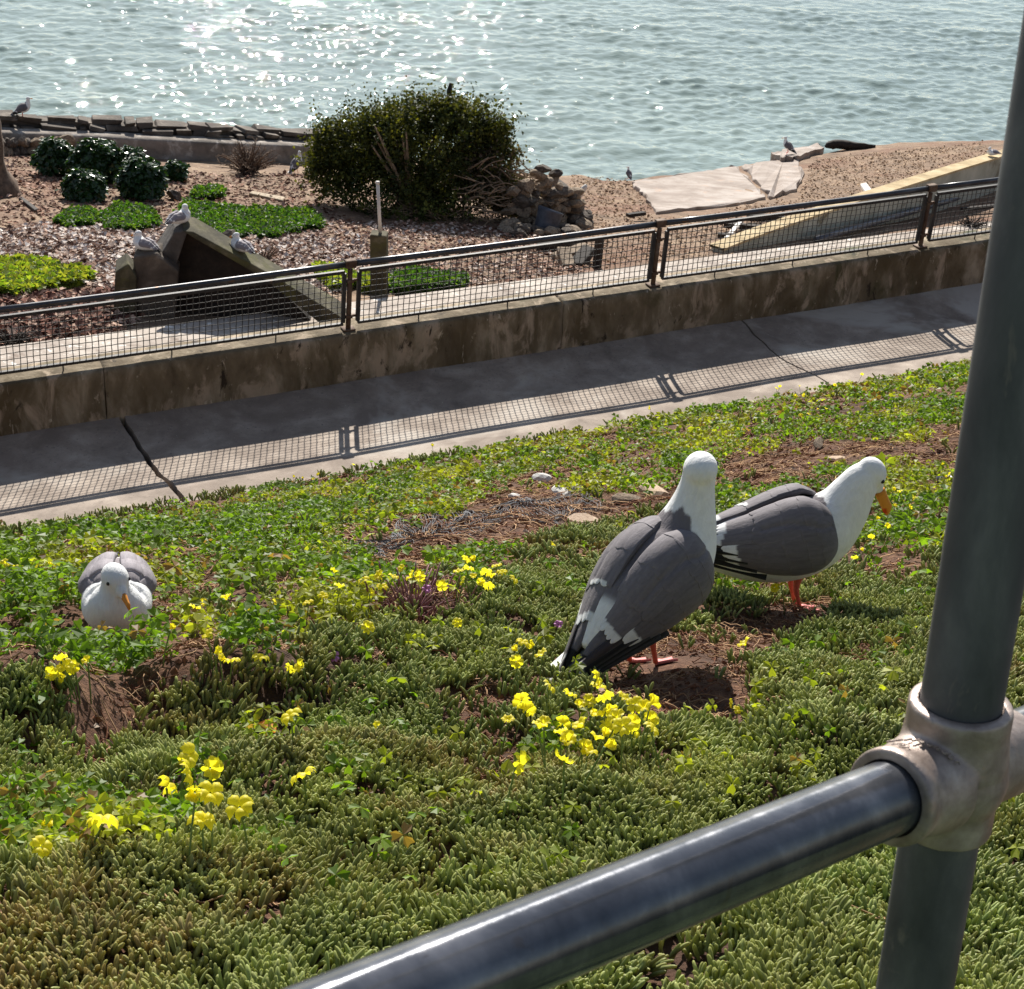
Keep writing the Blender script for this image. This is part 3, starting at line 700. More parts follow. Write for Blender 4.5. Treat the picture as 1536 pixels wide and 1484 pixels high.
    for (hx, hy, hz, ax, ay, bend) in legs:
        g = gz(ax, ay); top = np.array([hx, hy, hz]); an_ = np.array([ax - .008, ay, g + .007]); kn = top * .45 + an_ * .55 + np.array([-bend, 0, .01])
        mb = MB(); mb.tube(catmull([top, top * .5 + kn * .5, kn, an_ * .5 + kn * .5, an_], 16), np.interp(np.linspace(0, 1, 16), [0, .3, .48, .56, .7, 1], [.013, .0085, .0075, .0078, .0056, .0058]), 12)
        lo = link('leg', mb.mesh('leg', M_leg, True, col=np.tile(srgb(214, 104, 84)[:3], (len(mb.v), 1))), root)
        V, Fc = [], []; 
        for j, (aa_, ll) in enumerate(((-34, .052), (-17, .047), (0, .060), (17, .047), (34, .052))):
            for r_ in (0.0, .35, .7, 1.):
                x = ax - .010 + ll * r_ * math.cos(R(aa_)); y = ay + ll * r_ * math.sin(R(aa_)); toe = j % 2 == 0
                z = gz(x, y); hh = (.0062 if toe else .0030) * (1 - .35 * r_)
                V += [(x, y, z + hh), (x, y, z - .003)]
        def vi(j, r_, b): return (j * 4 + r_) * 2 + b
        for j in range(4):
            for r_ in range(3):
                Fc.append((vi(j, r_, 0), vi(j, r_ + 1, 0), vi(j + 1, r_ + 1, 0), vi(j + 1, r_, 0))); Fc.append((vi(j, r_, 1), vi(j + 1, r_, 1), vi(j + 1, r_ + 1, 1), vi(j, r_ + 1, 1)))
            Fc.append((vi(j, 3, 0), vi(j, 3, 1), vi(j + 1, 3, 1), vi(j + 1, 3, 0)))
        for j in (0, 4):
            for r_ in range(3):
                q = (vi(j, r_, 0), vi(j, r_, 1), vi(j, r_ + 1, 1), vi(j, r_ + 1, 0)); Fc.append(q if j == 0 else q[::-1])
        link('foot', flatmesh('foot', V, Fc, np.tile(srgb(222, 140, 136)[:3], (len(V), 1)), M_leg), lo)
    return root
def dup_tree(o, parent=None):
    c = o.copy(); COL.objects.link(c)
    if parent is not None: c.parent = parent
    for ch in list(o.children): dup_tree(ch, c)
    return c
T1s = ([0, .05, .12, .2, .35, .55, .72, .86, 1.], [70, 98, 112, 120, 126, 120, 108, 95, 70])
T1f = ([0, .05, .12, .2, .35, .55, .72, .86, 1.], [66, 84, 95, 102, 108, 106, 101, 93, 70])
qf = hhit(958, 1000)
gull_front = make_gull(tuple(qf), R(49), .95, 'white and slate grey gull standing upright with its back to the camera', 'gull', 'western gulls on the slope',
    [(-.20, .132, .012, .010), (-.155, .150, .048, .038), (-.085, .183, .084, .074), (-.01, .212, .099, .096), (.05, .240, .098, .100), (.090, .278, .082, .088), (.110, .322, .062, .068), (.120, .366, .047, .050), (.125, .408, .037, .039)],
    [(.122, .250, .045, .05), (.104, .246, .078, .080), (.075, .238, .099, .099), (.045, .228, .107, .106), (.0, .214, .108, .104), (-.055, .186, .097, .087), (-.105, .158, .076, .064), (-.150, .132, .053, .043), (-.205, .100, .030, .024), (-.262, .066, .010, .010)],
    T1f, (.128, 0, .444), (1, 0, -.12), [(.0, .035, .14, .02, .035, .012), (-.01, -.035, .14, .012, -.040, .012)],
    (-.15, .132, -.82, -.46, .145), face_yaw=R(30), ground=hill, seed=3, res=1.8, skull=.037, mantle=(.13, .66))
qr = hhit(1166, 909)
gull_right = make_gull(tuple(qr), R(14), 1.0, 'white and slate grey gull bending its head down to the yellow flowers', 'gull', 'western gulls on the slope',
    [(-.33, .190, .012, .010), (-.25, .182, .05, .038), (-.15, .186, .086, .080), (-.06, .190, .102, .101), (.02, .204, .104, .106), (.085, .232, .090, .096), (.128, .280, .068, .074), (.152, .330, .053, .058), (.172, .368, .043, .047)],
    [(.112, .240, .045, .05), (.092, .234, .084, .086), (.06, .224, .106, .108), (.03, .216, .112, .114), (-.02, .204, .113, .113), (-.085, .196, .105, .097), (-.15, .194, .084, .074), (-.21, .194, .060, .050), (-.28, .194, .034, .027), (-.37, .194, .010, .010)],
    ([0, .05, .12, .2, .35, .55, .72, .86, 1.], [70, 92, 104, 112, 118, 112, 102, 92, 70]), (.194, 0, .388), (.56, 0, -.83), [(.035, .03, .11, .07, .03, .010), (.03, -.03, .11, .055, -.035, .010)],
    (-.28, .186, -.96, .0, .15), ground=hill, seed=11, res=1.5, bill=1.45)
ql = hhit(174, 950, .0)
gull_rest = make_gull(tuple(ql + np.array([0, .02, .025])), R(-78), .70, 'white gull resting on its belly among green leaves, facing the camera', 'gull', 'western gulls on the slope',
    [(-.25, .060, .012, .010), (-.18, .072, .05, .036), (-.09, .082, .088, .068), (0, .078, .104, .080), (.07, .080, .102, .080), (.100, .108, .088, .072), (.104, .145, .070, .060), (.106, .175, .044, .044)],
    [(.050, .092, .05, .05), (.030, .090, .082, .068), (.0, .084, .100, .074), (-.03, .084, .108, .077), (-.07, .082, .104, .073), (-.11, .084, .092, .068), (-.16, .076, .070, .050), (-.21, .066, .048, .032), (-.26, .056, .026, .017), (-.31, .046, .008, .008)],
    ([0, .05, .12, .2, .35, .55, .72, .86, 1.], [62, 72, 80, 86, 92, 92, 90, 88, 70]), (.106, 0, .206), (1, 0, -.34), [],
    (-.19, .062, -1, -.28, .07), face_yaw=R(24), seed=21, skull=.040, prim=False, res=1.2, pale=1.7, bill=.9)
# far gulls share the meshes of the near ones
def far_gull(src, loc, yaw, scale, label):
    g = dup_tree(src); g.location = loc; g.rotation_euler = (0, 0, yaw); g.scale = (scale,) * 3
    g['label'] = label; g['group'] = 'gulls far below by the shore'; return g
# ------------------------------------------------------------------ plants on the slope
def zones(px, py):
    """soil mask and leafy-herb mask for points seen at px, py (warped so borders are ragged)"""
    wx = px + 46 * (fbm(px / 60, py / 40, 101, 3) - .5); wy = py + 30 * (fbm(px / 55 + 9, py / 36, 103, 3) - .5)
    soil = np.zeros(px.shape)
    for poly, w in SOILS: soil = np.maximum(soil, w * inpoly(wx, wy, poly))
    ice = inpoly(wx, wy, ICE) | inpoly(wx, wy, ICE2)
    return soil, ice
SOILS = [([(430, 705), (560, 690), (610, 722), (450, 745)], .55), ([(1090, 605), (1250, 590), (1300, 640), (1120, 655)], .5), ([(180, 765), (420, 740), (440, 790), (200, 812)], .5), ([(555, 885), (700, 872), (690, 905), (560, 915)], .7), ([(420, 1030), (520, 1010), (560, 1060), (440, 1085)], .5), ([(1240, 950), (1330, 930), (1350, 985), (1260, 1005)], .5), ([(640, 1040), (745, 1030), (755, 1105), (660, 1115)], .75), ([(880, 655), (1010, 640), (1040, 670), (900, 690)], .5), ([(640, 740), (760, 725), (790, 750), (660, 775)], .6),
         ([(500, 850), (620, 795), (780, 745), (900, 750), (1040, 735), (970, 775), (850, 805), (740, 838), (610, 858)], 1.),
         ([(1075, 735), (1085, 695), (1180, 672), (1300, 664), (1440, 676), (1440, 722), (1350, 700), (1260, 712), (1180, 735), (1110, 748)], .93),
         ([(900, 1000), (980, 960), (1060, 935), (1170, 900), (1260, 902), (1235, 945), (1120, 1000), (1122, 1085), (1000, 1115), (930, 1090), (890, 1040)], .97),
         ([(90, 1170), (120, 1065), (210, 1005), (320, 960), (340, 985), (250, 1040), (215, 1085), (150, 1170)], .95),
         ([(0, 945), (50, 955), (60, 1005), (0, 1010)], .9), ([(680, 1125), (780, 1115), (790, 1190), (700, 1195)], .85),
         ([(560, 945), (600, 900), (690, 880), (700, 900), (640, 950)], .85), ([(760, 715), (870, 700), (880, 740), (760, 745)], .9),
         ([(120, 835), (330, 800), (330, 880), (220, 940), (215, 880)], .55), ([(380, 820), (520, 800), (560, 850), (400, 860)], .6), ([(0, 800), (120, 790), (100, 830), (0, 830)], .5),
         ([(1000, 670), (1180, 640), (1240, 660), (1100, 690)], .6), ([(480, 1000), (560, 960), (600, 990), (520, 1030)], .5), ([(200, 1190), (320, 1180), (330, 1250), (210, 1260)], .35), ([(1250, 860), (1330, 840), (1400, 850), (1300, 880)], .8),
         ([(490, 760), (650, 720), (760, 730), (640, 790), (520, 810)], .35), ([(740, 1050), (800, 1010), (840, 1030), (800, 1100)], .6)]
ICE = [(-400, 1800), (-400, 1000), (0, 1030), (60, 1010), (130, 1050), (220, 1020), (300, 985), (420, 1000), (520, 965), (620, 930), (690, 900), (745, 880), (800, 810), (900, 770), (1010, 740), (1080, 770), (1080, 900), (1180, 890), (1290, 860), (1400, 830), (1500, 850), (1800, 860), (1900, 1800)]
ICE2 = [(-200, 750), (0, 790), (230, 735), (520, 690), (640, 680), (760, 640), (900, 625), (900, 640), (700, 685), (520, 712), (250, 765), (0, 825), (-200, 850)]
HERBP = [[(20, 1085), (110, 1075), (115, 1150), (30, 1170)], [(-40, 1225), (90, 1215), (190, 1200), (330, 1240), (200, 1290), (-40, 1310)], [(790, 1105), (860, 1120), (900, 1160), (770, 1165), (745, 1130)], [(1000, 1078), (1110, 1060), (1130, 1098), (1010, 1105)], [(330, 1112), (420, 1090), (470, 1110), (400, 1145)], [(230, 1180), (330, 1170), (370, 1215), (250, 1250)], [(480, 1150), (560, 1190), (600, 1215), (500, 1220)]]
def inpoly_any(px, py, polys):
    k = np.zeros(np.shape(px), bool); wx = px + 26 * (fbm(px / 30, py / 20, 131, 2) - .5); wy = py + 18 * (fbm(px / 30 + 4, py / 20, 133, 2) - .5)
    for q in polys: k |= inpoly(wx, wy, q)
    return k
def sample(n, y0, y1, amax, seed, pw=1.):
    r = np.random.default_rng(seed); y = (y0 ** 2 + (y1 ** 2 - y0 ** 2) * r.random(n)) ** .5; x = (r.random(n) * 2 - 1) * amax * y
    return x, y, r
def ground_pts(x, y):
    z = hill(x, y); P = np.stack([x, y, z], -1); px, py = proj(P); return P, px, py
GULLS = [(qf[0] + .05, qf[1] + .02, .10), (ql[0], ql[1] + .02, .15), (ql[0] + .02, ql[1] - .13, .15), (ql[0] + .05, ql[1] - .25, .08)]
def offgull(x, y):
    k = np.ones(np.shape(x), bool)
    for gx, gy, gr in GULLS: k &= (x - gx) ** 2 + (y - gy) ** 2 > gr * gr
    return k
def visible(px, py): return (px > -190) & (px < 1730) & (py < 1640)
M_ice = leafmat('ice_plant', .27, .5, .35, (1.35, 1.25, .55, 1), .22, 7)
M_leaf = leafmat('leafy_herbs', .55, .5, .3, (1.25, 1.35, .35, 1), .22, 4)
M_twig = leafmat('dry_stems', .0, .9, .2, (1, 1, 1, 1), .2, 30)
def fingers(P, D, L, rad, bend, C, sides=4):
    n = len(P); T = np.array([0, .42, .78, .95, 1.0]); PR_ = np.array([.75, 1.0, 1.02, .72, .2])
    h = np.where(np.abs(D[:, 2:3]) < .95, np.array([[0, 0, 1.]]), np.array([[1., 0, 0]])); a = np.cross(h, D); a /= np.linalg.norm(a, axis=1)[:, None]; b = np.cross(D, a)
    V = np.zeros((n, 5, sides, 3), np.float32); CC = np.zeros((n, 5, sides, 3), np.float32)
    for k in range(5):
        c = P + D * (L * T[k])[:, None] + bend * (T[k] ** 2 * L)[:, None]
        for s in range(sides):
            an = 2 * math.pi * s / sides
            V[:, k, s] = c + (a * math.cos(an) + b * math.sin(an)) * (rad * PR_[k])[:, None]
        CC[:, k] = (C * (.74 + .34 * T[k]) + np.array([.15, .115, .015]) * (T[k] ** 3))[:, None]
    base = (np.arange(n) * 5 * sides)[:, None, None]
    q = np.array([[k * sides + s, k * sides + (s + 1) % sides, (k + 1) * sides + (s + 1) % sides, (k + 1) * sides + s] for k in range(4) for s in range(sides)])
    return V.reshape(-1, 3), (base + q[None]).reshape(-1, 4), CC.reshape(-1, 3)
def iceplant(nt_, y0, y1, seed, L0, r0, per, spread):
    x, y, r = sample(nt_, y0, y1, .46, seed)
    P, px, py = ground_pts(x, y); soil, ice = zones(px, py)
    dens = np.where(ice, 1 - soil, .06 * (1 - soil)) * np.where(fbm(x * 5, y * 4, 200, 3) > .30, 1, .35) * np.clip((fbm(x * 24, y * 20, 201, 2) - .30) * 7, .10, 1) * np.where(inpoly_any(px, py, HERBP), .18, 1)
    keep = offgull(x, y) & visible(px, py) & (r.random(len(x)) < dens) & (fn(x, y) > EDGE + .1)
    P = P[keep]; m = len(P)
    lean = np.stack([fbm(P[:, 0] * 6, P[:, 1] * 6, 210, 2) - .5, fbm(P[:, 0] * 6 + 40, P[:, 1] * 6, 211, 2) - .5, np.zeros(m)], -1) * 1.3
    hue = fbm(P[:, 0] * 3.2, P[:, 1] * 3.2, 220, 3); dry = .75 * sstep(.58, .80, fbm(P[:, 0] * 2.3 + 7, P[:, 1] * 2.3, 230, 4)) + .35 * sstep(.62, .74, fbm(P[:, 0] * 17, P[:, 1] * 17, 231, 2))
    PP, DD, LL, RRr, BB, CC = [], [], [], [], [], []
    hum = .060 * (fbm(P[:, 0] * 9, P[:, 1] * 8, 250, 2) - .45)
    tall = .75 + .6 * fbm(P[:, 0] * 9, P[:, 1] * 9, 240, 2)
    for k in range(per):
        an = r.random(m) * 6.283; rr = spread * np.sqrt(r.random(m))
        off = np.stack([np.cos(an) * rr, np.sin(an) * rr, np.zeros(m)], -1)
        d = np.stack([np.cos(an) * rr / spread * .62, np.sin(an) * rr / spread * .62, np.ones(m)], -1) + lean * .7 + np.array([0, .12, 0]) + r.normal(0, .12, (m, 3)); d /= np.linalg.norm(d, axis=1)[:, None]
        q = P + off; q[:, 2] = P[:, 2] + hum + off[:, 0] * .05 - off[:, 1] * .42 + r.random(m) * .012 + .004
        PP.append(q); DD.append(d); LL.append(L0 * tall * (.7 + .6 * r.random(m))); RRr.append(r0 * (.8 + .4 * r.random(m)))
        b = r.normal(0, .22, (m, 3)); b[:, 2] = .1; BB.append(b)
        dk = np.clip(dry * (.2 + 1.1 * r.random(m)), 0, 1)[:, None]
        g = np.array([.145, .222, .080])[None] * (1 - hue[:, None]) + np.array([.25, .295, .110])[None] * hue[:, None]
        g = g * (1 - dk) + np.array([.24, .185, .085])[None] * dk
        CC.append(g * (.75 + .5 * r.random((m, 1))))
    return fingers(np.concatenate(PP), np.concatenate(DD), np.concatenate(LL), np.concatenate(RRr), np.concatenate(BB), np.concatenate(CC))
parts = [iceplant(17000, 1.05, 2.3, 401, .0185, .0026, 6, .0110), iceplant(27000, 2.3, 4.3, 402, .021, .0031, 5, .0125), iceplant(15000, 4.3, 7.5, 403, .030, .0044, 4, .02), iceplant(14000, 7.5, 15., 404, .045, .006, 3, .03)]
def merge(parts):
    V, Q, C, o = [], [], [], 0
    for v, q, c in parts: V.append(v); Q.append(q + o); C.append(c); o += len(v)
    return np.concatenate(V), np.concatenate(Q), np.concatenate(C)
V, Q, C = merge(parts); print('ice faces', len(Q))
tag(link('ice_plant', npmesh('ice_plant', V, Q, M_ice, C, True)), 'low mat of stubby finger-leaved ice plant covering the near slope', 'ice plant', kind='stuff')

HEART = np.array([[0, 0, 0], [.40, .50, .05], [.36, .98, -.02], [0, .84, -.06], [-.36, .98, -.02], [-.40, .50, .05]])
def leaflets(P, nrm, spin, size, C, n_l=3, cup=.35):
    """three-part leaves; one 6-vertex heart per leaflet"""
    n = len(P); h = np.where(np.abs(nrm[:, 2:3]) < .95, np.array([[0, 0, 1.]]), np.array([[1., 0, 0]])); a = np.cross(h, nrm); a /= np.linalg.norm(a, axis=1)[:, None]; b = np.cross(nrm, a)
    V = np.zeros((n, n_l, 6, 3), np.float32)
    for l in range(n_l):
        an = spin + l * 2 * math.pi / n_l; ca, sa_ = np.cos(an), np.sin(an)
        f = a * ca[:, None] + b * sa_[:, None]; s_ = -a * sa_[:, None] + b * ca[:, None]
        for k in range(6):
            hx, hy, hz = HEART[k]; V[:, l, k] = P + size[:, None] * (s_ * hx + f * hy + nrm * (hz - cup * hy * hy))
    base = (np.arange(n * n_l) * 6)[:, None, None]; q = np.array([[0, 1, 2, 3], [0, 3, 4, 5]])
    return V.reshape(-1, 3), (base + q[None]).reshape(-1, 4), np.repeat(C, n_l * 6, 0)
def herbs(n, y0, y1, seed, size, base=1., big=False):
    x, y, r = sample(n, y0, y1, .46, seed); P, px, py = ground_pts(x, y); soil, ice = zones(px, py)
    clump = fbm(x * 3, y * 2.4, 300 + big, 3)
    dens = np.where(ice & ~inpoly_any(px, py, HERBP), .05, 1.) * (1 - np.minimum(1, soil * 1.05)) * np.clip((clump - .36) * 6, .08, 1) * base
    if big: dens = dens * (clump > .5)
    keep = offgull(x, y) & visible(px, py) & (r.random(len(x)) < dens) & (fn(x, y) > EDGE - .05 + .25 * fbm(x * 2.4, y * 2.4, 77, 2))
    P = P[keep]; m = len(P); hh = (.015 + .065 * r.random(m) ** 1.3) * (.5 + fbm(P[:, 0] * 4, P[:, 1] * 3, 310, 2)) * (1.2 if big else 1)
    hh = hh * np.clip((fn(P[:, 0], P[:, 1]) - EDGE) / .5 + .25, .25, 1)
    P = P + np.stack([r.normal(0, .01, m), r.normal(0, .01, m), hh], -1)
    nrm = np.stack([r.normal(0, .55, m), r.normal(-.25, .6, m), np.ones(m)], -1); nrm /= np.linalg.norm(nrm, axis=1)[:, None]
    hue = fbm(P[:, 0] * 1.7, P[:, 1] * 1.7, 320, 3)[:, None]; yel = sstep(.50, .66, fbm(P[:, 0] * 2.6 + 5, P[:, 1] * 2.6, 330, 3))[:, None]
    c = np.array([.084, .176, .021]) * (1 - hue) + np.array([.20, .29, .031]) * hue; c = c * (1 - .8 * yel) + np.array([.36, .36, .05]) * .8 * yel
    c = c * (.7 + .6 * r.random((m, 1))); brown = r.random((m, 1)) < .05; c = np.where(brown, np.array([.26, .16, .07]), c)
    return leaflets(P, nrm, r.random(m) * 6.28, size * (.6 + .8 * r.random(m)), c)
V, Q, C = merge([herbs(9000, 1.5, 2.6, 500, .0125), herbs(30000, 2.6, 5.5, 501, .0155), herbs(40000, 5.5, 10, 502, .020), herbs(30000, 10, 18, 503, .030), herbs(2600, 2., 6, 504, .024, 1, True), herbs(5200, 6, 16, 505, .036, 1, True)])
print('herb faces', len(Q))
tag(link('leafy_ground_cover', npmesh('leafy_ground_cover', V, Q, M_leaf, C, False)), 'bright green three-lobed leaves carpeting the slope down to the path', 'ground cover', kind='stuff')
# dry stems and litter on the bare soil
def twigs(n, y0, y1, seed, L0, rad):
    x, y, r = sample(n, y0, y1, .46, seed); P, px, py = ground_pts(x, y); soil, ice = zones(px, py)
    keep = offgull(x, y) & visible(px, py) & (r.random(n) < np.where(soil > .3, .9, np.where(ice, .06, .30) + .5 * (fbm(x * 2.2, y * 2.2, 640, 3) > .60))) & (fn(x, y) > EDGE + .15); P = P[keep]; m = len(P)
    an = r.random(m) * 6.28; L = L0 * (.4 + 1.2 * r.random(m)); bend = r.normal(0, .35, m); K = 6
    V = np.zeros((m, K, 3, 3), np.float32)
    for k in range(K):
        t = k / (K - 1) - .5; aa_ = an + bend * t * 3
        qx = P[:, 0] + np.cos(aa_) * L * t; qy = P[:, 1] + np.sin(aa_) * L * t; qz = hill(qx, qy) + .004 + .012 * r.random(m) * 1.2 + np.maximum(0, .25 - t * t) * L * .22
        for s in range(3):
            V[:, k, s] = np.stack([qx - np.sin(aa_) * rad * math.cos(2.09 * s), qy + np.cos(aa_) * rad * math.cos(2.09 * s), qz + rad * math.sin(2.09 * s)], -1)
    base = (np.arange(m) * K * 3)[:, None, None]; q = np.array([[k * 3 + s, k * 3 + (s + 1) % 3, (k + 1) * 3 + (s + 1) % 3, (k + 1) * 3 + s] for k in range(K - 1) for s in range(3)])
    c = np.array(srgb(176, 142, 108)[:3]) * (.45 + .8 * r.random((m, 1))); c = np.where(r.random((m, 1)) < .3, np.array(srgb(110, 72, 52)[:3]), c)
    return V.reshape(-1, 3), (base + q[None]).reshape(-1, 4), np.repeat(c, K * 3, 0)
V, Q, C = merge([twigs(12000, 1.4, 4.5, 601, .06, .0012), twigs(14000, 4.5, 9, 602, .11, .0020), twigs(5000, 9, 16, 603, .16, .003)])
tag(link('dry_stems', npmesh('dry_stems', V, Q, M_twig, C, True)), 'thin tan dead stems strewn over the bare soil of the slope', 'dry stems', kind='stuff')
# crumbs of earth
def crumbs(n, y0, y1, seed, s0):
    x, y, r = sample(n, y0, y1, .46, seed); P, px, py = ground_pts(x, y); soil, ice = zones(px, py)
    keep = offgull(x, y) & visible(px, py) & (r.random(n) < np.where(soil > .3, 1., .06)) & (fn(x, y) > EDGE + .1); P = P[keep]; m = len(P)
    O = np.array([[1, 0, 0], [0, 1, 0], [-1, 0, 0], [0, -1, 0], [0, 0, 1.], [0, 0, -1]]); s = s0 * (.3 + 1.4 * r.random(m) ** 2.2)
    V = P[:, None] + O[None] * s[:, None, None] * (.6 + .7 * r.random((m, 6, 1))) + r.normal(0, .18, (m, 6, 3)) * s[:, None, None]
    q = np.array([[0, 1, 4], [1, 2, 4], [2, 3, 4], [3, 0, 4], [1, 0, 5], [2, 1, 5], [3, 2, 5], [0, 3, 5]]); base = (np.arange(m) * 6)[:, None, None]
    c = np.array(srgb(112, 76, 56)[:3]) * (.5 + 1.0 * r.random((m, 1))); c = np.where(r.random((m, 1)) < .06, np.array(srgb(190, 170, 150)[:3]), c)
    return V.reshape(-1, 3), (base + q[None]).reshape(-1, 3), np.repeat(c, 6, 0)
V, Q, C = merge([crumbs(52000, 1.4, 5, 611, .0048), crumbs(34000, 5, 12, 612, .011)])
tag(link('soil_crumbs', npmesh('soil_crumbs', V, Q, M_twig, C, False)), 'reddish brown crumbs of earth lying on the bare patches', 'soil', kind='stuff')

# ------------------------------------------------------------------ yellow flowers
m, t, p = newmat('yellow_petal'); p.inputs['Base Color'].default_value = (.80, .66, .015, 1); p.inputs['Roughness'].default_value = .55
_n = tex(t, 160, 3, .5, 0, objco(t, (1, 1, .2))); t.links.new(ramp(t, _n.outputs[0], [(.3, (.80, .66, .012, 1)), (.7, (.92, .82, .04, 1))]), p.inputs['Base Color'])
_tr = t.nodes.new('ShaderNodeBsdfTranslucent'); _tr.inputs[0].default_value = (1., .92, .03, 1); _ms = t.nodes.new('ShaderNodeMixShader'); _ms.inputs[0].default_value = .55
t.links.new(p.outputs[0], _ms.inputs[1]); t.links.new(_tr.outputs[0], _ms.inputs[2]); t.links.new(_ms.outputs[0], t.nodes['Material Output'].inputs[0]); M_pet = m
M_stem = noisemat('green_stem', [(.3, (.10, .16, .04, 1)), (.7, (.16, .22, .06, 1))], 20, 3, .6, .1, .001)
M_pink = noisemat('pink_petal', [(.3, srgb(170, 90, 160)), (.7, srgb(206, 140, 196))], 40, 3, .6, .1, .001)
def petals_mesh(openness, seed, mat=None, rad=.0125):
    r = random.Random(seed); mb = MB()
    for k in range(5):
        an = k * 2 * math.pi / 5 + r.uniform(-.12, .12); op = openness + r.uniform(-.12, .12); Vs = []; nu, nv = 6, 5; tw = r.uniform(-.25, .25)
        for i in range(nu):
            u = i / (nu - 1); w = rad * (.07 + .47 * math.sin(min(1, u * 1.08) * math.pi * .56) ** 1.5) * (1 if u < .86 else 1 - .25 * (u - .86) / .14)
            for j in range(nv):
                v = j / (nv - 1) * 2 - 1
                el = R(82) * (1 - u) ** .8 * (1 - .35 * op) + R(78 - 74 * op) * u
                rr = rad * 1.05 * u * math.cos(el) + .0012; z = rad * 1.15 * (u ** .85) * math.sin(el) + .0035 * math.cos(v * 1.6) * u * op - .0022 * abs(v) * u + .0012 * math.sin(7 * v + seed) * u * u
                if u > .9: rr -= rad * .07 * (1 - abs(v)) ** 3
                a2 = an + tw * u; Vs.append((math.cos(a2) * rr - math.sin(a2) * w * v, math.sin(a2) * rr + math.cos(a2) * w * v, z))
        mb.add(Vs, [(i * nv + j, i * nv + j + 1, (i + 1) * nv + j + 1, (i + 1) * nv + j) for i in range(nu - 1) for j in range(nv - 1)])
    return mb.mesh('petals', mat or M_pet, True)
def stem_mesh(h, seed):
    r = random.Random(seed); dx, dy = r.uniform(-.35, .35) * h, r.uniform(-.3, .3) * h; mb = MB()
    mb.tube(catmull([(dx, dy, -h), (dx * .7, dy * .7, -h * .6), (dx * .2, dy * .2, -h * .2), (0, 0, -.002)], 9), [.0013] * 8 + [.0020], 6); return mb.mesh('stem', M_stem, True)
PET = [petals_mesh(o, i) for i, o in enumerate((.95, .8, .62, .4, .15, 1.0))]
STM = {}
FR = random.Random(5)
def flower(px, py, label, group, h=.09, size=1., stem=True):
    h = h * FR.uniform(.7, 1.2); w = hhit(px, py, h); hk = round(h, 2); key = (hk, FR.randrange(3))
    if key not in STM: STM[key] = stem_mesh(hk, len(STM))
    s = size * FR.uniform(.85, 1.2)
    o = empty('yellow_flower', tuple(w), label, 'flower', group); o.rotation_euler = (0, 0, FR.uniform(0, 6.28))
    a = link('petals', FR.choice(PET), o); a.scale = (s,) * 3; a.rotation_euler = (FR.gauss(0, .75), FR.gauss(0, .75), 0)
    if stem: link('stem', STM[key], o)
    return o
